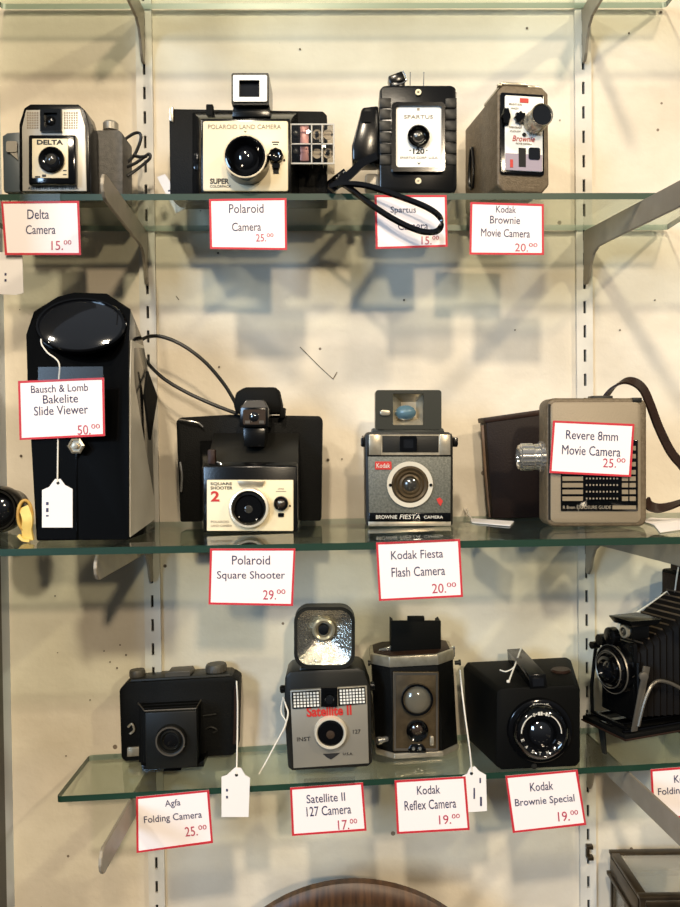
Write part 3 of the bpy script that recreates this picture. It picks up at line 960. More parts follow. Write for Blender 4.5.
mb = MB(R); mb.prism([(246, 400), (264, 400), (268, 408), (268.5, 427), (239.5, 427), (240, 408)], 16, 62, 1.2); mb.prism([(243, 427), (266, 427), (264, 447), (244, 447)], 22, 58, 1); vf = mb.done('viewfinder', 'black')
mb = MB(R); mb.prism([(246.5, 400.8), (263.5, 400.8), (267, 407.5), (241, 407.5)], 14.8, 17); mb.done('finder_bevel', 'knob', vf)
mb = MB(R); mb.rr(243, 409.5, 265.5, 424.5, 1.5, 15, 17.5); fg = mb.done('finder_glass', 'lensbrown', vf)
mb = MB(R); mb.lathe(254, 417, [(5, 15), (3, 13.8), (0, 13.4)], 20); mb.done('finder_lens', 'lens', vf)
mb = MB(R); mb.text('88 MM', 244.5, 421, 264, 423.6, 14.8); mb.bm.clear(); mb.box(245, 420.5, 250, 423.5, 14.4, 15.2); mb.done('frame_mark', 'knob', vf)
mb = MB(R); mb.box(259, 420.5, 264, 423.5, 14.4, 15.2); mb.done('frame_mark', 'knob', vf)
mb = MB(R); mb.tube([(179, 420, 68), (188, 421, 66), (198, 423, 66), (203, 427, 66)], .9); mb.tube([(180, 462, 69), (182, 476, 68), (181, 492, 69)], 1.3); mb.done('trim_wire', 'chrome')
mb = MB(R)
mb.tube([(238, 408, 70), (226, 387, 66), (208, 365, 60), (190, 350, 56), (172, 340, 56), (156, 336, 62), (143, 339, 80), (140, 348, 90), (147, 362, 84), (163, 378, 72), (186, 392, 66), (212, 404, 64), (238, 414, 68)], 2.0, 8)
mb.done('neck_cord', 'cord')

# ---- small flash camera with grey crackle front
R = Root('flash_camera', 'small grey camera with square flash head open on top, middle shelf', 'camera', 410, 527, shelf=2)
MB(R).prism([(365, 436), (368, 432), (449, 432), (453, 436), (453, 524), (451, 526.5), (368, 526.5), (366, 524)], 3, 62, 1.4).done('body', 'darkgrey')
mb = MB(R); mb.prism([(368, 456.5), (451, 456.5), (450.5, 513), (369, 513)], 0, 4, .6); fp = mb.done('front_panel', 'greygrain')
mb = MB(R); mb.box(369, 512.8, 450.5, 521.6, -1, 4, .4); bb = mb.done('name_band', 'gloss')
mb = MB(R); mb.text('BROWNIE', 376, 515.2, 397, 518.8, -1.1); mb.text('FIESTA', 400, 514.6, 420.5, 519, -1.1, slant=.2); mb.text('CAMERA', 424, 515.6, 443, 518.6, -1.1); mb.done('lettering', 'paleink', bb)
mb = MB(R); mb.box(368.5, 521.6, 451, 526.3, 0, 4, .5); mb.done('base_trim', 'oldchrome')
mb = MB(R); mb.box(367, 433.5, 452, 456, -.8, 4, .8); tb = mb.done('top_band', 'darkgrey')
mb = MB(R); mb.box(369, 434.5, 381, 455, -2, 0, .5); mb.box(439.5, 434.5, 450.5, 455, -2, 0, .5); mb.frame((381, 434.5, 440, 455), (382.3, 436, 438.6, 452.6), -1.8, 0); mb.done('chrome_ends', 'oldchrome', tb)
mb = MB(R); mb.frame((400, 435.8, 417, 451), (403.5, 439, 413.5, 448), -3, 0, -3, 1, 1); vf = mb.done('viewfinder', 'gloss', tb)
mb = MB(R); mb.rr(403, 438.5, 414, 448.5, 1, -1.4, .2); mb.done('finder_lens', 'lens', vf)
mb = MB(R); mb.ring(410, 484.5, 18.6, 23, -2.5, 1, 44); lr = mb.done('lens_ring', 'brightring')
mb = MB(R); mb.lathe(410, 484.5, [(18.6, 0), (18.6, -2), (16.5, -4), (14, -2.2), (12.5, -4), (10.5, -2), (8.5, -3.2), (7, -1), (0, -1)], 40); mb.done('lens_barrel', 'bronze', lr)
MB(R).lathe(410, 484.5, [(6.8, -1.2), (4, -3), (0, -3.6)], 28).done('lens', 'lensgrey', lr)
mb = MB(R)
for xx in (390.3, 430.8): mb.lathe(xx, 485, [(1.7, -2), (1.6, -3.4), (0, -3.6)], 12)
mb.done('ring_screws', 'gloss', lr)
mb = MB(R); mb.rr(375, 461.5, 391.5, 469.5, 1, -1, .5); kb = mb.done('badge', 'redlogo', fp)
mb = MB(R); mb.text('Kodak', 376.5, 463.2, 390, 467.8, -1.1); mb.done('lettering', 'paleink', kb)
mb = MB(R); mb.prism([(436.5, 499), (440, 497.5), (443, 501), (440.5, 506), (438, 503)], -.8, .5); mb.done('red_mark', 'redlogo', fp)
mb = MB(R)
for xx in (361, 453): mb.rr(xx, 437, xx + 5, 447, 2, 14, 26, .5)
mb.done('strap_lugs', 'black')
mb = MB(R)
mb.frame((375.5, 390, 441.5, 430.5), (393, 393.5, 423.5, 425), 4, 26, 4, 3, 1); mb.prism([(373, 428), (443, 428), (446, 435), (371, 435)], 4, 40, 1); fh = mb.done('flash_head', 'greengrey')
mb = MB(R)
q = [R.L(*p) for p in ((392.5, 393, 10), (424, 393, 10), (424, 425.5, 10), (392.5, 425.5, 10), (401, 402, 24), (416, 402, 24), (416, 417, 24), (401, 417, 24))]
mb.raw(q, [(0, 1, 5, 4), (1, 2, 6, 5), (2, 3, 7, 6), (3, 0, 4, 7), (4, 5, 6, 7)]); mb.done('reflector', 'pearl', fh)
mb = MB(R); mb.lathe(406, 412.5, [(0, 6), (4.5, 8), (7.5, 12), (7.5, 14), (4.5, 17), (0, 20)], 24, ref=6, xs=1.4); mb.done('flash_bulb', 'blueglass', fh)
mb = MB(R); mb.rr(380, 410, 390.5, 415.5, 2.7, 1.5, 5, .6); mb.done('latch', 'oldchrome', fh)

# ---- leather case standing behind the tan cine camera
R = Root('camera_case', 'dark brown leather camera case standing behind the chrome lens barrel', 'case', 520, 518.5, shelf=2)
a = [R.L(*p) for p in ((486, 421, 0), (545, 413, 0), (580, 412, 0), (580, 519, 0), (493, 519, 0), (489, 470, 0))]
b = [Vector((v.x + (-3 * R.s if v.x < -0.02 else 0), v.y + 22 * R.s, v.z)) for v in a]
mb = MB(R); mb.loft([a, b], 2.0 * R.s, 2); cs = mb.done('case_body', 'darkleather')
a = [R.L(*p) for p in ((484, 418, -1), (545, 409, -1), (581, 408, -1), (581, 413, -1), (545, 414.5, -1), (485, 423, -1))]
b = [Vector((v.x + (-3 * R.s if v.x < -0.02 else 0), v.y + 23 * R.s, v.z)) for v in a]
mb = MB(R); mb.loft([a, b], .8 * R.s, 2); mb.done('lid', 'leather')
mb = MB(R); mb.tube([(483, 425, 10), (486, 470, 10), (491, 517, 10)], 2.2, 8); mb.done('worn_side_seam', 'leatheredge')

# ---- tan cine camera lying broadside
R = Root('movie_camera', 'tan movie camera standing broadside with chrome lens pointing left', 'movie camera', 597, 527.5, shelf=2)
mb = MB(R); mb.rr(546.5, 398, 647, 527, 9, 0, 34, 3.0, 3); bd = mb.done('body', 'tan')
mb = MB(R); mb.rr(550.5, 402, 641, 523, 6, -1.2, 1, 1.0); cv = mb.done('cover', 'tanlight', bd)
mb = MB(R); mb.box(561, 440, 638, 511, -2.4, -1, .3); gp = mb.done('exposure_table', 'gloss')
rows = [446, 454, 462, 470, 476.5, 483, 489.7, 496.5]
for cols in ([(562.5, 583)], [(622, 628.2), (629.6, 635.8)]):
    mb = MB(R)
    for y in rows:
        for x0, x1 in cols: mb.box(x0, y, x1, y + 4.4, -2.9, -2.3)
    if len(cols) == 2: mb.box(612.5, 505.5, 636, 509.3, -2.9, -2.3)
    mb.done('table_cells', 'tanlight', gp)
mb = MB(R)
for y in rows:
    for i in range(10): mb.box(586 + i * 3.4, y + 1.2, 587.4 + i * 3.4, y + 2.8, -2.8, -2.3)
mb.text('R 8mm EXPOSURE GUIDE', 563, 505.6, 611, 509, -2.5); mb.done('table_lettering', 'greyink', gp)
mb = MB(R); mb.rr(592, 395.6, 613, 399.5, 1, 14, 30, .6); mb.box(633, 397.5, 642, 402, -1.5, 8, .5); mb.done('top_catch', 'darkgrey')
mb = MB(R)
mb.lathe(546, 457, [(15.5, -1), (15.5, 3), (13, 4), (12.6, 9), (13.6, 10), (13.6, 22), (12, 23), (12, 24.5), (10, 25), (8.5, 24), (7, 16), (0, 16)], 60, ref=0, axis=(-1, 0, 0), bump=lambda i, n: 1 + .018 * (1 if i % 3 == 0 else -1))
lb = mb.done('lens_barrel', 'chrome'); lb.location = (0, 16 * R.s, 0)
MB(R).prism([(548.5, 404), (550.5, 404), (550.5, 520), (548.5, 520)], -.6, 1).done('cover_seam', 'darkgrey')
mb = MB(R)
mb.strap([(604, 399, 30), (613, 388, 26), (624, 381.5, 22), (634, 382, 20), (643, 389, 20), (650, 404, 20), (659, 428, 20), (671, 452, 20), (684, 468, 22), (692, 484, 24), (690, 497, 26), (676, 504, 28), (660, 508, 28), (650, 506, 26), (646, 500, 24)], 10.5, 2.4, (1, .55, .55))
mb.done('carrying_strap', 'leather')

# ================================================================== LOWEST SHELF
# ---- black strut folding camera
R = Root('folding_camera', 'black folding camera with lens board drawn out and two top knobs, lowest shelf', 'camera', 171, 771, shelf=3)
mb = MB(R); mb.prism([(119, 690), (126, 682.5), (232, 676.5), (238.5, 681), (236.5, 752), (232, 758), (126, 764), (121, 758)], 34, 66, 2); bd = mb.done('body', 'leatherette')
mb = MB(R); mb.prism([(128, 683), (131, 679.5), (229, 674), (233, 677), (233, 680), (128, 686)], 36, 64, 1); mb.done('top_plate', 'darkgrey')
for i, (d, x0, y0, x1, y1) in enumerate(((28, 139, 703, 200, 772), (19, 141, 706, 199.5, 771), (11, 143, 709, 198.5, 770))):
    MB(R).prism([(x0, y0 + 2), (x1, y0 - 1), (x1, y1 - 3), (x0, y1)], d, d + 8, 1.2).done('bellows_fold', 'blackm')
mb = MB(R); mb.prism([(145, 713), (196.5, 710.5), (197.5, 767), (146, 770)], 0, 11, 1.0); lbd = mb.done('lens_board', 'board')
mb = MB(R); mb.tube([(138, 703, 30), (144.5, 711, 1), (196, 708.5, 1), (201, 700, 30)], .8, 6, 1); mb.done('board_highlight', 'knob', lbd)  # paler tube puts the highlight on the lens board's edges
mb = MB(R); mb.lathe(170.5, 741, [(16, 1), (15, -5), (13.8, -6.5), (12.4, -6), (11, -3), (9, -5), (7.5, -2), (0, -2)], 40, ref=-5); sh = mb.done('shutter', 'board', lbd)
MB(R).ring(170.5, 741, 13.4, 14.8, -7.2, -5, 40, ref=-5).done('shutter_rim', 'knob', sh)
MB(R).lathe(170.8, 741.5, [(7.2, -2.2), (4, -2.8), (0, -3.0)], 24).done('lens', 'deadlens', sh)
mb = MB(R); mb.prism([(141, 765), (146, 766), (199, 763), (204, 760), (204, 767), (150, 773), (142, 774)], 4, 30, 1); mb.box(163, 772, 181, 774.5, -1, 6, .4); mb.done('bed', 'black')
for cx, cy, r, h, nm in ((137.5, 681, 8.2, 7, 'winding_knob'), (216.5, 675.5, 11, 7.5, 'winding_knob')):
    mb = MB(R)
    mb.lathe(cx, cy, [(r * .8, -3), (r, 0), (r, h - 2), (r * .9, h), (0, h)], 40, ref=0, axis=(0, 0, 1), bump=lambda i, n: 1 + .02 * (1 if i % 2 else -1))
    ko = mb.done(nm, 'knob'); ko.location = R.L(cx, cy - 5, 50) - R.L(cx, cy, 0)
mb = MB(R); mb.frame((165, 673, 190, 687), (170, 677, 186, 683), 38, 42, 38); mb.prism([(168, 672), (190, 670.5), (192, 674), (166, 676)], 40, 60, .6); mb.box(168, 680, 188, 683, 39, 44); mb.done('folding_finder', 'knob')
mb = MB(R); mb.tube([(128, 727, 33), (132, 724, 32), (134, 730, 32), (130, 734, 32)], 1.2); mb.prism([(127, 748), (140, 747), (140, 756), (127, 757)], 31, 35, .6); mb.done('side_catch', 'oldchrome')
mb = MB(R); mb.tube([(206, 729, 33), (211, 727, 32), (217, 730, 32), (213, 733, 32)], 1.0); mb.tube([(203, 716, 33), (216, 714, 32)], .9); mb.done('front_catch', 'darkgrey')
mb = MB(R); mb.strap([(236, 686, 33), (235.5, 715, 32), (234.5, 744, 33)], 3.2, 1.0, (1, 0, 0)); mb.done('side_strap', 'leather')

# ---- silver fronted camera with square flash reflector
R = Root('flash_camera', 'silver fronted flash camera with big square pebbled reflector on top', 'camera', 331, 770, shelf=3)
MB(R).prism([(285, 677), (290, 671.5), (359, 668), (364, 671), (371, 690), (372.5, 763), (368, 767), (293, 772), (288, 768), (284, 710)], 3, 52, 2.2).done('body', 'darkgrey')
mb = MB(R); mb.prism([(290, 690.5), (367, 686), (369, 763.5), (293.5, 768.5)], -.2, 4, .8); fp = mb.done('faceplate', 'silverpaint')
mb = MB(R); mb.prism([(291.5, 692.5), (319.5, 690.5), (320, 707.5), (292.5, 709)], -1.4, .2); mb.prism([(338, 689), (365, 687), (366, 703.5), (338.5, 706)], -1.4, .2); gr = mb.done('flash_grille', 'blackm', fp)
for x0, y0, dx, dy in ((293.3, 693.2, 3.3, -.17), (339.6, 690, 3.2, -.2)):
    mb = MB(R)
    for i in range(8):
        for j in range(5):
            x, y = x0 + i * dx + j * .15, y0 + j * 3.08 + i * dy
            mb.box(x, y, x + 2.2, y + 2.0, -2.1, -1.2)
    mb.done('grille_dots', 'white', gr)
mb = MB(R); mb.frame((321, 688, 337.5, 707), (325, 691, 333.5, 700), -3, 1, -3); mb.box(324.5, 690.5, 334, 701, -1, 1); vf = mb.done('viewfinder', 'gloss')
MB(R).lathe(329.5, 700, [(5, -3), (4, -4.2), (0, -4.6)], 20).done('finder_lens', 'lens', vf)
mb = MB(R); mb.text('Satellite II', 306.5, 705.5, 351.5, 716, -.4, ang=-.05, bold=True); mb.done('lettering', 'redlogo', fp)
mb = MB(R); mb.text('INST', 297, 737, 310.5, 741, -.4, ang=-.05); mb.text('127', 353, 729.5, 360.5, 733.5, -.4, ang=-.05); mb.prism([(323, 754), (340, 753), (335, 757), (331, 759.5), (327, 757.5)], -.8, .2); mb.text('U.S.A.', 343, 752.5, 353, 755, -.4); mb.done('black_lettering', 'blackink', fp)
mb = MB(R); mb.lathe(330.5, 733.5, [(16.8, 0), (16.6, -4), (15.4, -6.5), (14, -6.5), (12.8, -4), (12.8, 0)], 44, ref=-5, closed=True); lr = mb.done('lens_ring', 'brightring')
MB(R).lathe(330.5, 733.5, [(13.2, -4.5), (11.5, -5), (9.5, -2), (0, -2)], 36).done('lens_barrel', 'gloss', lr)
MB(R).lathe(330.5, 734, [(9.4, -2.2), (6, -4.2), (0, -5.2)], 28).done('lens', 'lensbrown', lr)
mb = MB(R); mb.prism([(300, 668), (346, 664.5), (348, 672), (298, 675)], 8, 40, 1.5); mb.done('flash_neck', 'black')
mb = MB(R)
po = rrect(294, 607, 355, 669, 15, 8)
pi = rrect(297.3, 610.3, 351.7, 665.5, 12.5, 8)
mb.ringloft(po, pi, 2, 16, 2)
mb.prism(po, 15, 24, 2, ref=2)
fh = mb.done('flash_housing', 'darkgrey')
mb = MB(R)
c0 = rrect(297, 610, 352, 666, 12, 8)
secs = [[R.L(x, y, 4) for x, y in c0], [R.L(324.5 + (x - 324.5) * .62, 636 + (y - 638) * .62, 11) for x, y in c0], [R.L(324 + (x - 324.5) * .3, 632 + (y - 638) * .3, 15) for x, y in c0]]
mb.loft(secs, 0, caps=False); mb.loft([secs[2], [v + Vector((0, .0004, 0)) for v in secs[2]]]); mb.done('reflector', 'pebble', fh)
mb = MB(R); mb.lathe(323.5, 630, [(11.5, 13), (11.5, 8), (9.5, 6.5), (7.5, 8), (7, 12), (0, 12)], 32, ref=8); sk = mb.done('bulb_socket', 'oldchrome', fh)
MB(R).lathe(323.5, 630, [(6, 12), (5, 8), (0, 6.5)], 24, ref=8).done('flash_bulb', 'lens', sk)
mb = MB(R); mb.lathe(285, 693, [(4, 0), (4, 5), (3, 6), (0, 6)], 20, ref=0, axis=(-1, 0, 0)); k1 = mb.done('side_knob', 'black'); k1.location = (0, 14 * R.s, 0)
mb = MB(R); mb.lathe(371, 690, [(4.5, 0), (4.5, 4), (3, 5), (0, 5)], 20, ref=0, axis=(1, 0, 0)); k1 = mb.done('side_knob', 'black'); k1.location = (0, 14 * R.s, 0)
mb = MB(R); mb.tube([(283, 697, 6), (286, 706, 2), (288, 714, -1), (284, 728, -3), (275, 745, -5), (266, 762, -6), (259, 774, -6)], .8, 6); mb.tube([(283, 697, 6), (281, 712, 4), (286, 722, 0), (283, 732, -3)], .7, 6); mb.done('tag_string', 'string')

# ---- twin lens reflex style camera
R = Root('reflex_camera', 'twin lens reflex camera with bronze front and black hood raised', 'camera', 416, 758, shelf=3)
R.midy = 705
plan = [(374.5, 17), (392, 0), (440, 0), (457.5, 17), (457.5, 52), (446, 64), (386, 64), (374.5, 52)]
MB(R).planform(plan, 666, 752.5, 0, .8).done('body', 'leatherette')
plan2 = [(373.5, 16), (391.5, -1.5), (440.5, -1.5), (458.5, 16), (458.5, 53), (446, 66), (386, 66), (373.5, 53)]
MB(R).planform(plan2, 655.5, 666, 0, 1.0).done('top_rim', 'oldchrome')
plan3 = [(377, 18), (393.5, 1.5), (438.5, 1.5), (455, 18), (455, 51), (444, 62), (388, 62), (377, 51)]
MB(R).planform(plan3, 654.9, 656.2, 0, .2).done('top_plate', 'leather')
MB(R).planform(plan2, 752.3, 757.8, 0, 1.0).done('base_rim', 'oldchrome')
mb = MB(R); mb.box(393, 672, 439, 751.5, -3, 2, .8); fp = mb.done('front_panel', 'bronze')
mb = MB(R); mb.frame((394, 673, 438, 750.5), (396, 675, 436, 748.5), -3.5, -2.8); mb.done('panel_edge', 'knob', fp)
mb = MB(R); mb.ring(417.3, 700, 14, 16, -8, -3, 40); l1 = mb.done('viewing_lens_ring', 'gloss')
MB(R).lathe(417.3, 700, [(14.2, -3.5), (11, -6), (6, -8), (0, -8.8)], 36).done('viewing_lens', 'frosted', l1)
mb = MB(R); mb.lathe(417.2, 730, [(11, -3), (11, -6), (9.5, -7.5), (7.5, -6), (5.5, -4), (0, -4)], 36); l2 = mb.done('taking_lens_ring', 'gloss')
MB(R).lathe(417.2, 730, [(5.4, -4.2), (3, -5.4), (0, -6)], 24).done('taking_lens', 'lensbrown', l2)
mb = MB(R); mb.rr(430, 736.5, 434, 746, 1.5, -6, -3, .4); mb.done('shutter_lever', 'oldchrome')
mb = MB(R); mb.prism([(408, 749), (412, 744), (422, 744), (426, 749), (426, 753), (408, 753)], -4, 0, .4); nt_ = mb.done('base_notch', 'gloss')
mb = MB(R)
for xx in (413.5, 420): mb.lathe(xx, 748.5, [(1.8, -4), (1.6, -5), (0, -5.2)], 12)
mb.done('rivets', 'chrome', nt_)
mb = MB(R); mb.lathe(388, 741.5, [(3, 0), (3, 8), (4, 8), (4, 12), (0, 12.5)], 18, ref=0, axis=(-1, -.5, 0)); kn = mb.done('winding_knob', 'chrome'); kn.location = (0, 8 * R.s, 0)
mb = MB(R); mb.box(391, 621, 441, 657, 18, 22, .5); mb.prism([(391, 622), (394, 624), (394, 657), (391, 657)], 20, 48, .3); mb.prism([(438, 624), (441, 622), (441, 657), (438, 657)], 20, 48, .3); mb.box(391, 626, 441, 657, 46, 50, .5)
mb.rr(407.5, 616.5, 424.5, 623, 1, 18, 23, .5); mb.done('viewing_hood', 'blackm')
mb = MB(R)
for x0, x1 in ((378, 391), (441, 455)): mb.prism([(x0, 651), (x1, 646), (x1, 657), (x0, 657)], 24, 27, .4); mb.tube([(x0 + 1, 650, 22), (x1, 648, 22)], 1.1, 6)
mb.done('hood_hinges', 'chrome')
mb = MB(R)
for xx, a in ((374.5, -1), (457.5, 1)): mb.lathe(xx, 668, [(2.2, 0), (2.2, 4), (3, 4), (3, 6), (0, 6)], 16, ref=0, axis=(a, 0, 0))
lg = mb.done('strap_lugs', 'darkgrey'); lg.location = (0, 20 * R.s, 0)

# ---- tapered black box camera
R = Root('box_camera', 'bulky black tapered box camera with round lens and tunnel finder on top', 'camera', 538, 769, shelf=3)
fo = [R.L(*p) for p in ((497, 692, 0), (502, 688.5, 0), (575, 685, 0), (580, 689, 0), (580, 762, 0), (576, 767, 0), (502, 770, 0), (496, 766, 0))]
bo = [R.L(*p) for p in ((463, 668, 88), (467, 662, 88), (566, 657, 88), (571, 660, 88), (575, 740, 88), (573, 747, 88), (474, 754, 88), (468, 748, 88))]
for v in bo[-4:]: v.z = max(v.z, 0.002)
for v in fo: v.z = max(v.z, 0.0)
mb = MB(R); mb.loft([fo, bo], 2.0 * R.s, 2); mb.done('body', 'blackm')
mb = MB(R)
f = [R.L(*p) for p in ((529, 675, -1), (546, 674, -1), (547.5, 688, -1), (530, 689, -1))]
b = [R.L(*p) for p in ((507, 649, 84), (522, 648, 84), (523, 662, 84), (508, 663, 84))]
mb.loft([f, b], .8 * R.s); vf = mb.done('tunnel_finder', 'black')
mb = MB(R); mb.prism([(532.5, 678.5), (543.5, 677.8), (544, 686), (533, 686.6)], -1.8, 1); mb.done('finder_glass', 'lens', vf)
mb = MB(R); mb.lathe(561, 676, [(10.5, -2), (10.5, 4), (9, 5.5), (0, 5.5)], 32, ref=0, axis=(0, 0, 1)); kn = mb.done('winding_knob', 'leather'); kn.location = R.L(561, 674, 44) - R.L(561, 676, 0)
mb = MB(R); mb.lathe(540.5, 731.5, [(33, 0), (32, -4), (30, -5), (28, -5), (27, -10), (24, -13), (22.5, -14), (21, -13.5), (18.5, -11), (15, -11), (12.5, -6), (0, -6)], 56, ref=-5); lm = mb.done('lens_mount', 'gloss')
mb = MB(R)
for a0, a1 in ((-62, 0), (180, 242)):
    pts = []
    for i in range(9):
        a = math.radians(a0 + (a1 - a0) * i / 8)
        pts.append((541.5 + 20 * math.cos(a), 733.5 + 20 * math.sin(a), -14.2))
    mb.tube(pts, .55, 6, 2)
for i, ch in enumerate('8-11-16'):
    a = math.radians(-112 + i * 7.3)
    x, y = 541.5 + 20 * math.cos(a), 733.5 + 20 * math.sin(a)
    mb.text(ch, x - 1.0, y - 1.7 if ch != '-' else y - .4, x + 1.0, y + 1.7 if ch != '-' else y + .4, -14.3, ang=a + math.pi / 2)
for i, ch in enumerate('EASTMAN'):
    a = math.radians(160 - i * 22)
    x, y = 541.5 + 20 * math.cos(a), 733.5 + 20 * math.sin(a)
    mb.text(ch, x - 1.2, y - 1.5, x + 1.2, y + 1.5, -14.3, ang=a - math.pi / 2)
mb.text('KODAK', 533, 703.4, 549, 705.2, -5.6)
mb.done('dial_lettering', 'paleink', lm)
MB(R).lathe(541.5, 734, [(12.4, -6.2), (8, -9), (0, -10.5)], 36).done('lens', 'lens', lm)
mb = MB(R); mb.lathe(534, 766, [(2.8, 0), (2.6, -2), (0, -2.6)], 16); mb.done('bottom_latch', 'darkgrey')
mb = MB(R)
def top_pt(x, y, d): return (x, y, d)
mb.tube([(508.5, 682.5, 18), (512, 673, 30), (517, 660, 50), (521, 648.5, 70)], .9, 6)
mb.tube([(500, 670, 40), (506, 671.5, 34), (513, 668, 38), (516, 663, 46)], .7, 6)
mb.lathe(508.5, 682, [(0, 15), (1.6, 16), (1.6, 18), (0, 19)], 10)
mb.done('tag_string', 'string')

# ---- bellows camera at the right edge, facing left
R = Root('folding_camera', 'black bellows camera facing left on the lowest shelf, cut by the right edge', 'camera', 625, 735, r=1.165)
SZ = R.s
AX = Vector((-.93, -.37, 0)); BX = Vector((-.37, .93, 0)); UZ = Vector((0, 0, 1))
BX = Vector((.37 * -1, .93, 0)).normalized(); AX = Vector((-.93, -.37, 0)).normalized()
def Q(u, v, z): return (AX * u + BX * v + UZ * z) * SZ
def qbox(mb, u0, u1, v0, v1, z0, z1, bev=0.0):
    P = [Q(u0, v0, z0), Q(u1, v0, z0), Q(u1, v1, z0), Q(u0, v1, z0), Q(u0, v0, z1), Q(u1, v0, z1), Q(u1, v1, z1), Q(u0, v1, z1)]
    mb.raw(P, BOXF, bev * SZ)
mb = MB(R); qbox(mb, -118, 0, 0, 68, -7, 0, 1.2); bed = mb.done('bed', 'leatherette')
mb = MB(R); qbox(mb, -116, -2, 3, 7, 0, 2.5, .4); qbox(mb, -116, -2, 61, 65, 0, 2.5, .4); qbox(mb, -116, -3, 24, 44, 0, 1.5, .4); mb.done('rails', 'gloss', bed)
mb = MB(R); mb.tube([Q(.6, 0, -5), Q(.6, 68, -5)], 1.0, 6, local=True); mb.tube([Q(0, -.4, -5.5), Q(-118, -.4, -5.5)], 1.0, 6, local=True); mb.done('bed_edge', 'leather', bed)
# the shelf surface below the bed, in local pixels
def shelf_z(u, v):
    w = R.mw @ Q(u, v, 0)
    return -(w.z - SHELF[3].top(w.x)) / SZ
mb = MB(R); pt = Q(-6, 50, -6)
P = [Q(-9, 44, -6), Q(-9, 54, -6), Q(-13, 52, shelf_z(-13, 44) + 1), Q(-13, 46, shelf_z(-13, 44) + 1), Q(-11, 44, -6), Q(-11, 54, -6), Q(-15, 52, shelf_z(-15, 44) + 1), Q(-15, 46, shelf_z(-15, 44) + 1)]
mb.raw(P, BOXF); mb.done('prop_foot', 'darkgrey', bed)
BZ = max(shelf_z(u_, v_) for u_ in (-150, -116) for v_ in (-8, 76))
mb = MB(R)
qbox(mb, -150, -116, -8, 76, BZ + 1, 150, 3)
bd = mb.done('body', 'leatherette')
mb = MB(R); qbox(mb, -117, -114, -4, 72, 2, 146, 1); qbox(mb, -146, -116, 6, 62, 150, 158, 2); mb.done('body_trim', 'leather', bd)
# bellows
mb = MB(R)
N = 12
secs = []
for i in range(N * 2 + 1):
    t = i / (N * 2)
    u = -22 - 94 * t
    hw = 24 + 9 * t + (1.8 if i % 2 else -1.2)
    zt = 78 + 50 * t + (1.8 if i % 2 else -1.2)
    zb = 12 - 4 * t
    secs.append([Q(u, 34 - hw, zb), Q(u, 34 + hw, zb), Q(u, 34 + hw, zt - 5), Q(u, 34 + hw - 5, zt), Q(u, 34 - hw + 5, zt), Q(u, 34 - hw, zt - 5)])
mb.loft(secs, 0); be = mb.done('bellows', 'bellows')
mb = MB(R)
for i in range(N):
    t = (2 * i + 1) / (N * 2)
    u = -22 - 94 * t
    hw = 24 + 9 * t + 1.2; zt = 78 + 50 * t + 2.3
    mb.tube([Q(u, 34 - hw + 5, zt), Q(u, 34 + hw - 5, zt)], 1.1, 6, local=True)
mb.done('lit_folds', 'bellowtop', be)  # light on the top folds, put into paler brown ridges
# lens standard and shutter
mb = MB(R); qbox(mb, -24, -19, 8, 60, 8, 88, 2); ls = mb.done('lens_standard', 'black')
mb = MB(R)
vs = []
def disc(mb, u, v, z, prof, n=40):
    rows = []; V = []; Fc = []
    for r, du in prof:
        row = []
        if r == 0: row = [len(V)]; V.append(Q(u + du, v, z))
        else:
            for i in range(n):
                a = 2 * math.pi * i / n
                row.append(len(V)); V.append(Q(u + du, v + r * math.cos(a), z + r * math.sin(a)))
        rows.append(row)
    for a, b in zip(rows, rows[1:]):
        for i in range(n):
            j = (i + 1) % n
            if len(b) == 1: Fc.append((a[i], a[j], b[0]))
            elif len(a) == 1: Fc.append((a[0], b[i], b[j]))
            else: Fc.append((a[i], a[j], b[j], b[i]))
    mb.raw(V, Fc)
disc(mb, -19, 34, 57, [(26, 0), (26, 6), (24.5, 8), (21, 8), (20, 11), (17, 12), (15, 11), (14, 15), (11, 16), (9, 13), (0, 13)]); st = mb.done('shutter', 'gloss', ls)
mb = MB(R); disc(mb, -19, 34, 57, [(19.8, 11.4), (19.2, 12.4), (18.6, 11.8)]); disc(mb, -19, 34, 57, [(25.8, 7.2), (25.2, 8.4), (24.6, 8)]); mb.done('shutter_rings', 'darkchrome', st)
mb = MB(R); disc(mb, -19, 34, 57, [(9, 13.2), (5, 14.6), (0, 15.2)], 24); mb.done('lens', 'lens', st)
mb = MB(R); disc(mb, -13, 34, 92, [(9, -3), (9, 4), (6, 6), (0, 6)], 24); disc(mb, -14, 52, 84, [(6, -3), (6, 4), (0, 4)], 20); disc(mb, -14, 62, 76, [(4, -3), (4, 6), (0, 6)], 16); mb.done('speed_dial', 'black', st)
mb = MB(R)
qbox(mb, -34, -12, 2, 22, 94, 110, 2)
P = [Q(-38, -4, 108), Q(-8, -2, 108), Q(-8, 26, 108), Q(-38, 26, 108), Q(-42, -8, 115), Q(-4, -4, 115), Q(-4, 30, 115), Q(-42, 30, 115)]
mb.raw(P, BOXF, 1 * SZ); vf = mb.done('brilliant_finder', 'black')
mb = MB(R); disc(mb, -12, 12, 101, [(6.5, -1), (6.5, 3), (4.5, 3.5)], 24); mb.done('finder_rim', 'oldchrome', vf)
mb = MB(R); disc(mb, -12, 12, 101, [(5.5, 1), (3, 2.4), (0, 3)], 20); mb.done('finder_lens', 'lensgrey', vf)
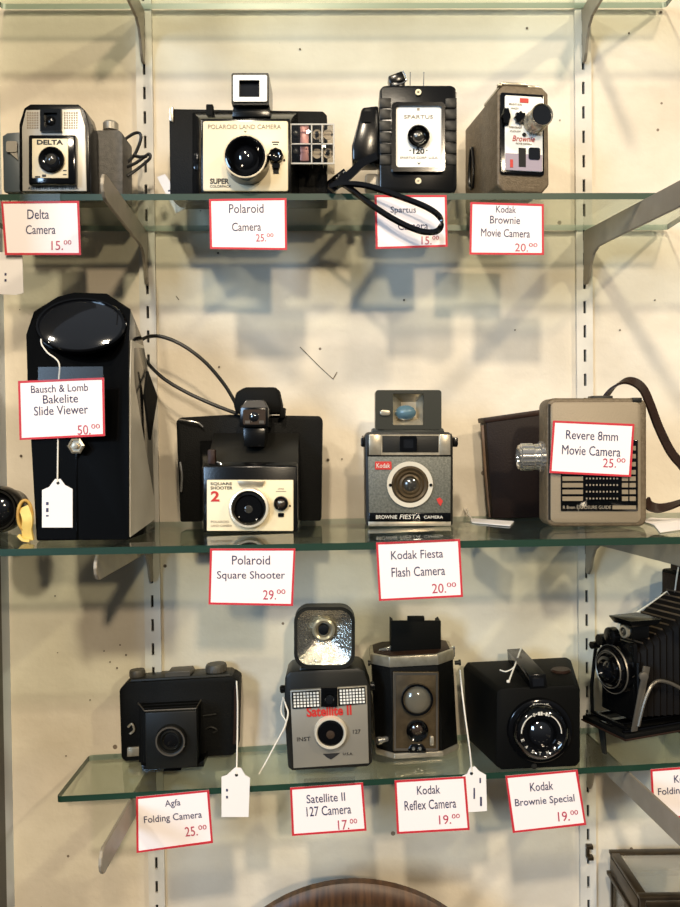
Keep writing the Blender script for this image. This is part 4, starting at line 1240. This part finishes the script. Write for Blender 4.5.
# U frame and struts
mb = MB(R); mb.tube([Q(-12, 66, 2), Q(-12, 67, 30), Q(-15, 64, 70), Q(-17, 56, 88)], 2.0, 8, local=True); mb.tube([Q(-10, 4, 2), Q(-10, 36, 3), Q(-12, 66, 2)], 2.4, 8, local=True); mb.tube([Q(-15, 1, 2), Q(-18, 1, 40), Q(-20, 4, 70)], 2.2, 8, local=True); mb.done('front_frame', 'black', ls)
mb = MB(R)
P = [Q(-6, -1, 3), Q(-13, -1, 3), Q(-30, -1, 66), Q(-22, -1, 68), Q(-6, -3, 3), Q(-13, -3, 3), Q(-30, -3, 66), Q(-22, -3, 68)]
mb.raw(P, BOXF, .5 * SZ)
pts = catmull([Q(-14, -3, 8), Q(-22, -4, 34), Q(-34, -4, 50), Q(-52, -4, 48), Q(-80, -4, 34), Q(-114, -4, 20)], 6)
for a, b in zip(pts, pts[1:]):
    mb.tube([a, b], 1.9, 8, local=True)
mb.done('side_struts', 'darkchrome')
mb = MB(R); mb.lathe(643, 676, [(4.5, -6), (4.5, -9), (2, -9.5), (0, -9.5)], 18); mb.done('strut_pivot', 'darkchrome')
mb = MB(R); mb.tube([Q(-118, 50, 158), Q(-113, 48, 146), Q(-112, 52, 118), Q(-104, 54, 128), Q(-84, 54, 118), Q(-62, 54, 108)], .9, 6, local=True); mb.tube([Q(-118, 50, 158), Q(-113, 30, 148), Q(-112, 10, 136), Q(-112, -6, 128)], .9, 6, local=True); mb.done('tag_string', 'string')

# ================================================================== PRICE CARDS
def card(label, q, y, lines, price, tape=None, r=None):
    """q: corner pixels TL TR BR BL; lines: (text, x0, y0, x1, y1); price: (dollars, x0, y0, x1, y1)"""
    cx = sum(p[0] for p in q) / 4; cy = sum(p[1] for p in q) / 4
    R = Root('price_card', label, 'price card', cx, cy, y=y, group='red bordered price cards', empty=True)
    ang = math.atan2(q[1][1] - q[0][1], q[1][0] - q[0][0])
    MB(R).prism(q, -.35, .35).done('card', 'paper')
    w = 2.1
    mx, my = cx, cy
    inn = []
    for i, (x, yy) in enumerate(q):
        inn.append((x + (w if x < mx else -w), yy + (w if yy < my else -w)))
    mb = MB(R); mb.ringloft(q, inn, -.6, -.3, -.6); mb.done('border', 'red')
    mb = MB(R)
    for t, x0, y0, x1, y1 in lines: mb.text(t, x0, y0, x1, y1, -.4, ang)
    mb.done('lettering', 'ink')
    if price is None:
        return R
    t, x0, y0, x1, y1 = price
    mb = MB(R); mb.text(t + '.', x0, y0, x1, y1, -.4, ang)
    h = y1 - y0; wd_ = (x1 - x0) * .66
    mb.text('00', x1 + .8, y0 - h * .08 + math.sin(ang) * wd_, x1 + .8 + wd_, y0 + h * .40 + math.sin(ang) * wd_, -.4, ang)
    mb.done('price', 'redink')
    if tape:
        mb = MB(R); mb.prism(tape, -.9, -.6); mb.done('tape', 'tape')
    return R

Y1 = SHELF[1].yf - 0.0012; Y2 = SHELF[2].yf - 0.0012; Y3 = SHELF[3].yf - 0.0012
card('price card reading 15.00 hanging at the left end of the top shelf', [(1, 201.5), (79, 200.8), (81, 255), (5, 255)], Y1,
     [('Delta', 27.5, 209.5, 49, 219), ('Camera', 26, 225, 55.5, 234)], ('15', 51.5, 241, 63, 250), [(20, 194), (60, 193.5), (60, 203), (20, 203.5)])
card('two line price card reading 25.00 under the cream fronted wide instant camera', [(209, 199), (286.5, 198), (287, 250), (210, 249)], Y1,
     [('Polaroid', 229, 204, 263.5, 213), ('Camera', 232, 222.5, 261, 231)], ('25', 256, 234, 266, 241.5))
card('price card reading 15.00 partly hidden behind the black strap loop', [(374.6, 195), (446.7, 195), (447.7, 246.7), (375.7, 249)], Y1,
     [('Spartus', 390.5, 206.5, 416, 214.5), ('Camera', 398, 221.5, 428, 230)], ('15', 421.5, 236.5, 431.5, 244.5))
card('three line price card reading 20.00 under the tan movie camera on top', [(470.4, 202), (543.8, 204), (544, 255), (469.4, 254.5)], Y1,
     [('Kodak', 496, 206, 516, 212.8), ('Brownie', 490, 216, 520, 223.8), ('Movie Camera', 481, 229, 530, 237)], ('20', 515, 243.5, 528, 251.5))
VY = None
vw = SHELF[2].hit(84, 541).y
card('price card reading 50.00 taped to the tall black viewer', [(18, 381), (104, 377.5), (105, 436), (19.5, 440)], vw - 0.0035,
     [('Bausch & Lomb', 31, 384.5, 88, 392), ('Bakelite', 43, 394.5, 78, 403), ('Slide Viewer', 34, 405.5, 88, 414.5)], ('50', 77.5, 425, 90.5, 434.5), [(38, 367), (103, 366.5), (103, 380), (38, 381)])
card('price card reading 29.00 under the instant camera marked 2', [(210, 548.5), (295.5, 548.5), (293, 606), (208.5, 604.5)], Y2,
     [('Polaroid', 232, 555.5, 270, 564.5), ('Square Shooter', 217, 571, 285, 581)], ('29', 263, 590, 276, 599.5))
card('price card reading 20.00 under the grey camera with open flash head', [(376, 542.5), (460, 539), (463, 597), (379, 601)], Y2,
     [('Kodak Fiesta', 391, 550, 443, 558.5), ('Flash Camera', 391.5, 566.5, 445, 576)], ('20', 432, 583.5, 446, 593), [(385, 538), (455, 535.5), (455, 541.5), (385, 544.5)])
rv = SHELF[2].hit(597, 527.5).y
card('price card reading 25.00 stuck on the side of the broadside movie camera', [(553, 420.5), (634.5, 424), (631, 477), (549.5, 473)], rv - 0.0042,
     [('Revere 8mm', 566, 431, 618, 440), ('Movie Camera', 562, 446, 620.5, 455.5)], ('25', 603, 458.5, 616, 467.5))
card('price card reading 25.00 under the black folding camera with two knobs', [(136, 797), (209, 790), (213, 843), (136.5, 853)], Y3,
     [('Agfa', 165, 799.5, 180.5, 808), ('Folding Camera', 144, 813.5, 202, 822.5)], ('25', 185, 826.5, 197.5, 836))
card('price card reading 17.00 under the camera with pebbled square reflector', [(290, 787.7), (363, 782.5), (366.6, 830.7), (292, 836)], Y3,
     [('Satellite II', 306.5, 793.5, 345, 802), ('127 Camera', 306.5, 805.5, 351, 815)], ('17', 338, 820, 349, 829.5), [(304, 779), (355, 776.5), (355, 785), (304, 788.5)])
card('price card reading 19.00 under the twin lens reflex camera', [(394.5, 780.5), (465.6, 776.4), (469.7, 830), (397, 834)], Y3,
     [('Kodak', 417, 785.5, 440, 794), ('Reflex Camera', 404.5, 799.5, 456, 809)], ('19', 439, 815, 451, 824))
card('price card reading 19.00 under the bulky black tapered box camera', [(505.4, 776), (577.6, 769.7), (586.3, 825), (512.8, 833)], Y3,
     [('Kodak', 530, 782, 553, 790.5), ('Brownie Special', 515, 796.5, 574.5, 806)], ('19', 558, 811.5, 569.5, 821))
card('price card cut by the right edge of the photo under the bellows camera', [(650.5, 769.5), (722, 764), (724, 815), (653, 820)], Y3,
     [('Kodak', 674, 774.5, 697, 782), ('Folding Camera', 658, 786, 716, 795)], None)

# ================================================================== STRING TAGS
def tag_thing(label, y, outline, string, hole=None, marks=(), r=None, tube=.8, group='white string tags'):
    cx = sum(p[0] for p in outline) / len(outline); cy = sum(p[1] for p in outline) / len(outline)
    R = Root('string_tag', label, 'tag', cx, cy, y=y, group=group)
    MB(R).prism(outline, -.5, .3).done('tag', 'tag')
    if string:
        mb = MB(R)
        for s_ in string: mb.tube(s_, tube, 6)
        mb.done('string', 'string')
    if hole:
        mb = MB(R); mb.lathe(hole[0], hole[1], [(1.7, -.4), (1.5, -.8), (0, -.8)], 14); mb.done('eyelet', 'darkhole')
    if marks:
        mb = MB(R)
        for m_ in marks: mb.box(m_[0], m_[1], m_[2], m_[3], -.8, -.4)
        mb.done('pencil_marks', 'ink')
    return R

tag_thing('white paper tag with two dark dots behind the leftmost price card', Y1 + 0.004, [(-4, 252), (22, 252), (23.5, 293), (16, 295), (-4, 294)], [[(10, 200, -1), (9, 225, 0), (9, 253, 0)]], None,
          [(4.5, 273, 6.5, 275.5), (4.5, 279, 6.5, 281.5)])
tag_thing('white tag hanging on a string down the front of the tall black viewer', vw - 0.0015, [(42, 490), (49, 487), (55, 479), (60.5, 479), (65, 485), (72.5, 489), (72.5, 527.5), (42, 527.5)],
          [[(57.5, 482, -.6), (57.8, 455, 0), (58.3, 420, 0), (58.5, 385, 0), (59.5, 366, -.5), (56, 359, -.5), (48, 353, 0), (42, 345, 1), (41, 339, 2)]], (58, 483), [(46, 502, 48.5, 505), (46, 508, 48.5, 512), (46, 515, 48.5, 516.5)])
tag_thing('blank white tag on a string hanging below the lowest shelf, right of the folding camera', Y3 - 0.002, [(221.5, 777), (227, 775), (235, 767.5), (241, 768), (245, 775), (250, 778), (248.5, 817), (221.5, 817)],
          [[(236.5, 774, -.6), (237, 755, 4), (237.5, 725, 14), (237.5, 700, 26), (236.5, 681, 36)]], (236.5, 775), [(226, 789, 228, 791.5), (226, 796, 228, 798.5)])
tag_thing('white tag tucked behind the card under the reflex camera', Y3 + 0.0004, [(462.5, 776), (467, 774), (470, 767.5), (475, 766.5), (479, 771), (486, 775), (487, 811), (464, 812.5)],
          [[(471.8, 772, -.6), (470, 752, -2), (465, 715, 2), (462, 690, 10), (460, 670, 20)]], (471.5, 773.5), [(473.5, 788, 475, 799), (479.5, 778, 481, 783), (480, 797, 482, 806)])

tag_thing('lilac white tag leaning behind the left end of the cream fronted instant camera', y_of(1.062), [(157, 177), (165, 174), (187, 207), (176, 213.2)], None, None, [(168, 190, 171, 191.5), (171, 196, 175, 197.5)])
# flat lying tags on the middle shelf
def flat_tag(label, pts, string=None):
    cx = sum(p[0] for p in pts) / len(pts); cy = sum(p[1] for p in pts) / len(pts)
    R = Root('string_tag', label, 'tag', cx, cy, shelf=2, group='white string tags')
    P = [R.inv @ (SHELF[2].hit(x, y) + Vector((0, 0, .0006))) for x, y in pts]
    n = len(P)
    MB(R).loft([P, [v + Vector((0, 0, .0007)) for v in P]]).done('tag', 'tag')
    if string:
        mb = MB(R); mb.tube([R.inv @ (SHELF[2].hit(x, y) + Vector((0, 0, h))) for x, y, h in string], .8, 6, local=True); mb.done('string', 'string')
flat_tag('white tag lying flat on the glass between the grey camera and the leather case', [(470, 521), (474, 519.5), (514, 522.5), (510, 527), (472, 523.5)],
         [(472, 521, .002), (467, 518, .004), (464, 515.5, .008), (466, 514.5, .010), (469, 518, .004), (472, 522, .002)])
flat_tag('folded white tag lying on the glass at the right edge under the brown strap', [(641, 522), (651, 519), (690, 520), (692, 529), (660, 533.5), (654, 526)])

# ================================================================== LEFT EDGE OF THE MIDDLE SHELF
R = Root('camera_lens', 'round glossy black lens at the left edge beside the tall viewer', 'lens', -4, 534, shelf=2)
mb = MB(R); mb.lathe(-4, 510, [(15, 46), (18, 44), (19, 26), (22, 22), (23.5, 16), (23.5, 4), (21.5, 0), (18, 1), (16, 8), (0, 10)], 40, ref=0); bd = mb.done('barrel', 'black')
for v in bd.data.vertices: pass
mb = MB(R); mb.lathe(-4, 510, [(15.8, 8.5), (10, 4), (0, 2)], 32, ref=0); mb.done('front_glass', 'lens')
mb = MB(R); mb.ring(-4, 510, 18.5, 20, -1, 1, 40, ref=0); mb.done('name_ring', 'darkgrey')
dz = min((v.co.z for v in bd.data.vertices))
for c_ in R.o.children: c_.location.z = -dz
R = Root('cord_coil', 'small coil of golden yellow cord leaning on the tall viewer', 'cord', 25, 543, shelf=2)
mb = MB(R)
for i in range(5):
    pts = [(25 + (9 - i * .7) * math.cos(a) * .8, 516 - i * 1.5 + (15 - i * 1.8) * math.sin(a), 4 + i * 3 + 2 * math.cos(a)) for a in [2 * math.pi * k / 12 for k in range(12)]]
    mb.tube(pts, 1.6, 8, 4, closed=True)
ob = mb.done('cord_loops', 'gold')
mb = MB(R); mb.strap([(24, 508, 6), (28, 520, 3), (27, 530, 4), (29, 541, 6)], 10, 4, (1, 0, 0)); mb.strap([(20, 536, 5), (24, 540, 4), (30, 541, 5)], 8, 3, (0, 1, 0)); mb.done('cloth_tie', 'yellow')
dz = min(v.co.z for c_ in R.o.children for v in c_.data.vertices)
for c_ in R.o.children: c_.location.z = -dz

# ================================================================== BOTTOM OF THE CASE
R = Root('round_wooden_frame', 'arched top of a round dark wooden frame at the bottom of the photo', 'wooden frame', 356, 1152, r=1.10)
mb = MB(R); mb.lathe(356, 1038, [(164, 12), (164, 2), (159, -2), (146, -3), (140, 0), (138, 4), (138, 12)], 96, ref=-2, closed=True); rg = mb.done('rim', 'wood')
mb = MB(R); mb.lathe(356, 1038, [(139, 6), (139, 10), (0, 10)], 64, ref=-2); bp = mb.done('back_panel', 'darkhole')
R.p.z = FLOORZ
zmin = min(v.co.z for v in rg.data.vertices)
R.o.location.z = FLOORZ - zmin + .0005

R = Root('glass_box', 'dark metal framed glass box at the lower right corner', 'glass box', 640, 897, r=1.14)
# plan in local metres: front left corner at the root
fl_ = R.L(640, 897, 0)
dep = y_of(1.02) - y_of(1.14)
wd2 = 0.16
topz = 0.0
botz = FLOORZ - R.p.z + .0005
t = .0085
def lb(mb, x0, x1, y0, y1, z0, z1, bev=.0006):
    mb.raw([Vector(v) for v in ((x0, y0, z0), (x1, y0, z0), (x1, y1, z0), (x0, y1, z0), (x0, y0, z1), (x1, y0, z1), (x1, y1, z1), (x0, y1, z1))], BOXF, bev)
mb = MB(R)
lb(mb, 0, wd2, 0, t, -.004, 0); lb(mb, 0, wd2, dep - t, dep, -.004, 0); lb(mb, 0, t, t, dep - t, -.004, 0); lb(mb, wd2 - t, wd2, t, dep - t, -.004, 0)
lb(mb, .001, wd2 - .001, .001, dep - .001, -.006, -.004)
mb.bm.clear()
lb(mb, 0, wd2, 0, t, -.004, 0); lb(mb, 0, wd2, dep - t, dep, -.004, 0); lb(mb, 0, t, t, dep - t, -.004, 0); lb(mb, wd2 - t, wd2, t, dep - t, -.004, 0)
mb.done('lid_frame', 'brass')
mb = MB(R); lb(mb, t, wd2 - t, t, dep - t, -.003, -.0015, 0); mb.done('lid_glass', 'lidglass')
mb = MB(R)
for x in (.001, wd2 - .006):
    for y in (.001, dep - .006): lb(mb, x, x + .005, y, y + .005, botz, -.004)
lb(mb, -.001, wd2 + .001, -.001, dep + .001, -.0255, -.0225)
mb.bm.clear()
for x in (.001, wd2 - .006):
    for y in (.001, dep - .006): lb(mb, x, x + .005, y, y + .005, botz, -.004)
for z in (botz, -.027):
    lb(mb, -.002, wd2 + .002, -.002, .004, z, z + .004); lb(mb, -.002, wd2 + .002, dep - .004, dep + .002, z, z + .004)
    lb(mb, -.002, .004, .004, dep - .004, z, z + .004); lb(mb, wd2 - .004, wd2 + .002, .004, dep - .004, z, z + .004)
lb(mb, .0, .0015, .006, dep - .006, -.024, -.005); lb(mb, .006, wd2 - .006, 0, .0015, -.012, -.005)
mb.done('box_frame', 'brass')
mb = MB(R)
lb(mb, .002, .003, .006, dep - .006, botz + .004, -.027, 0); lb(mb, wd2 - .003, wd2 - .002, .006, dep - .006, botz + .004, -.027, 0)
lb(mb, .006, wd2 - .006, .002, .003, botz + .004, -.013, 0); lb(mb, .006, wd2 - .006, dep - .003, dep - .002, botz + .004, -.005, 0)
mb.done('side_glass', 'acrylic')

# small brass clip on the right standard
R = Root('shelf_clip', 'small tarnished clip in the right standard near the glass box', 'clip', 590, 862, y=-0.0046)
mb = MB(R); mb.box(587, 846, 593.5, 850, -6, 0, .6); mb.box(586.5, 850, 590, 858, -4, 0, .6); mb.box(588, 857, 594, 861, -7, 0, .6); mb.done('clip', 'brass')
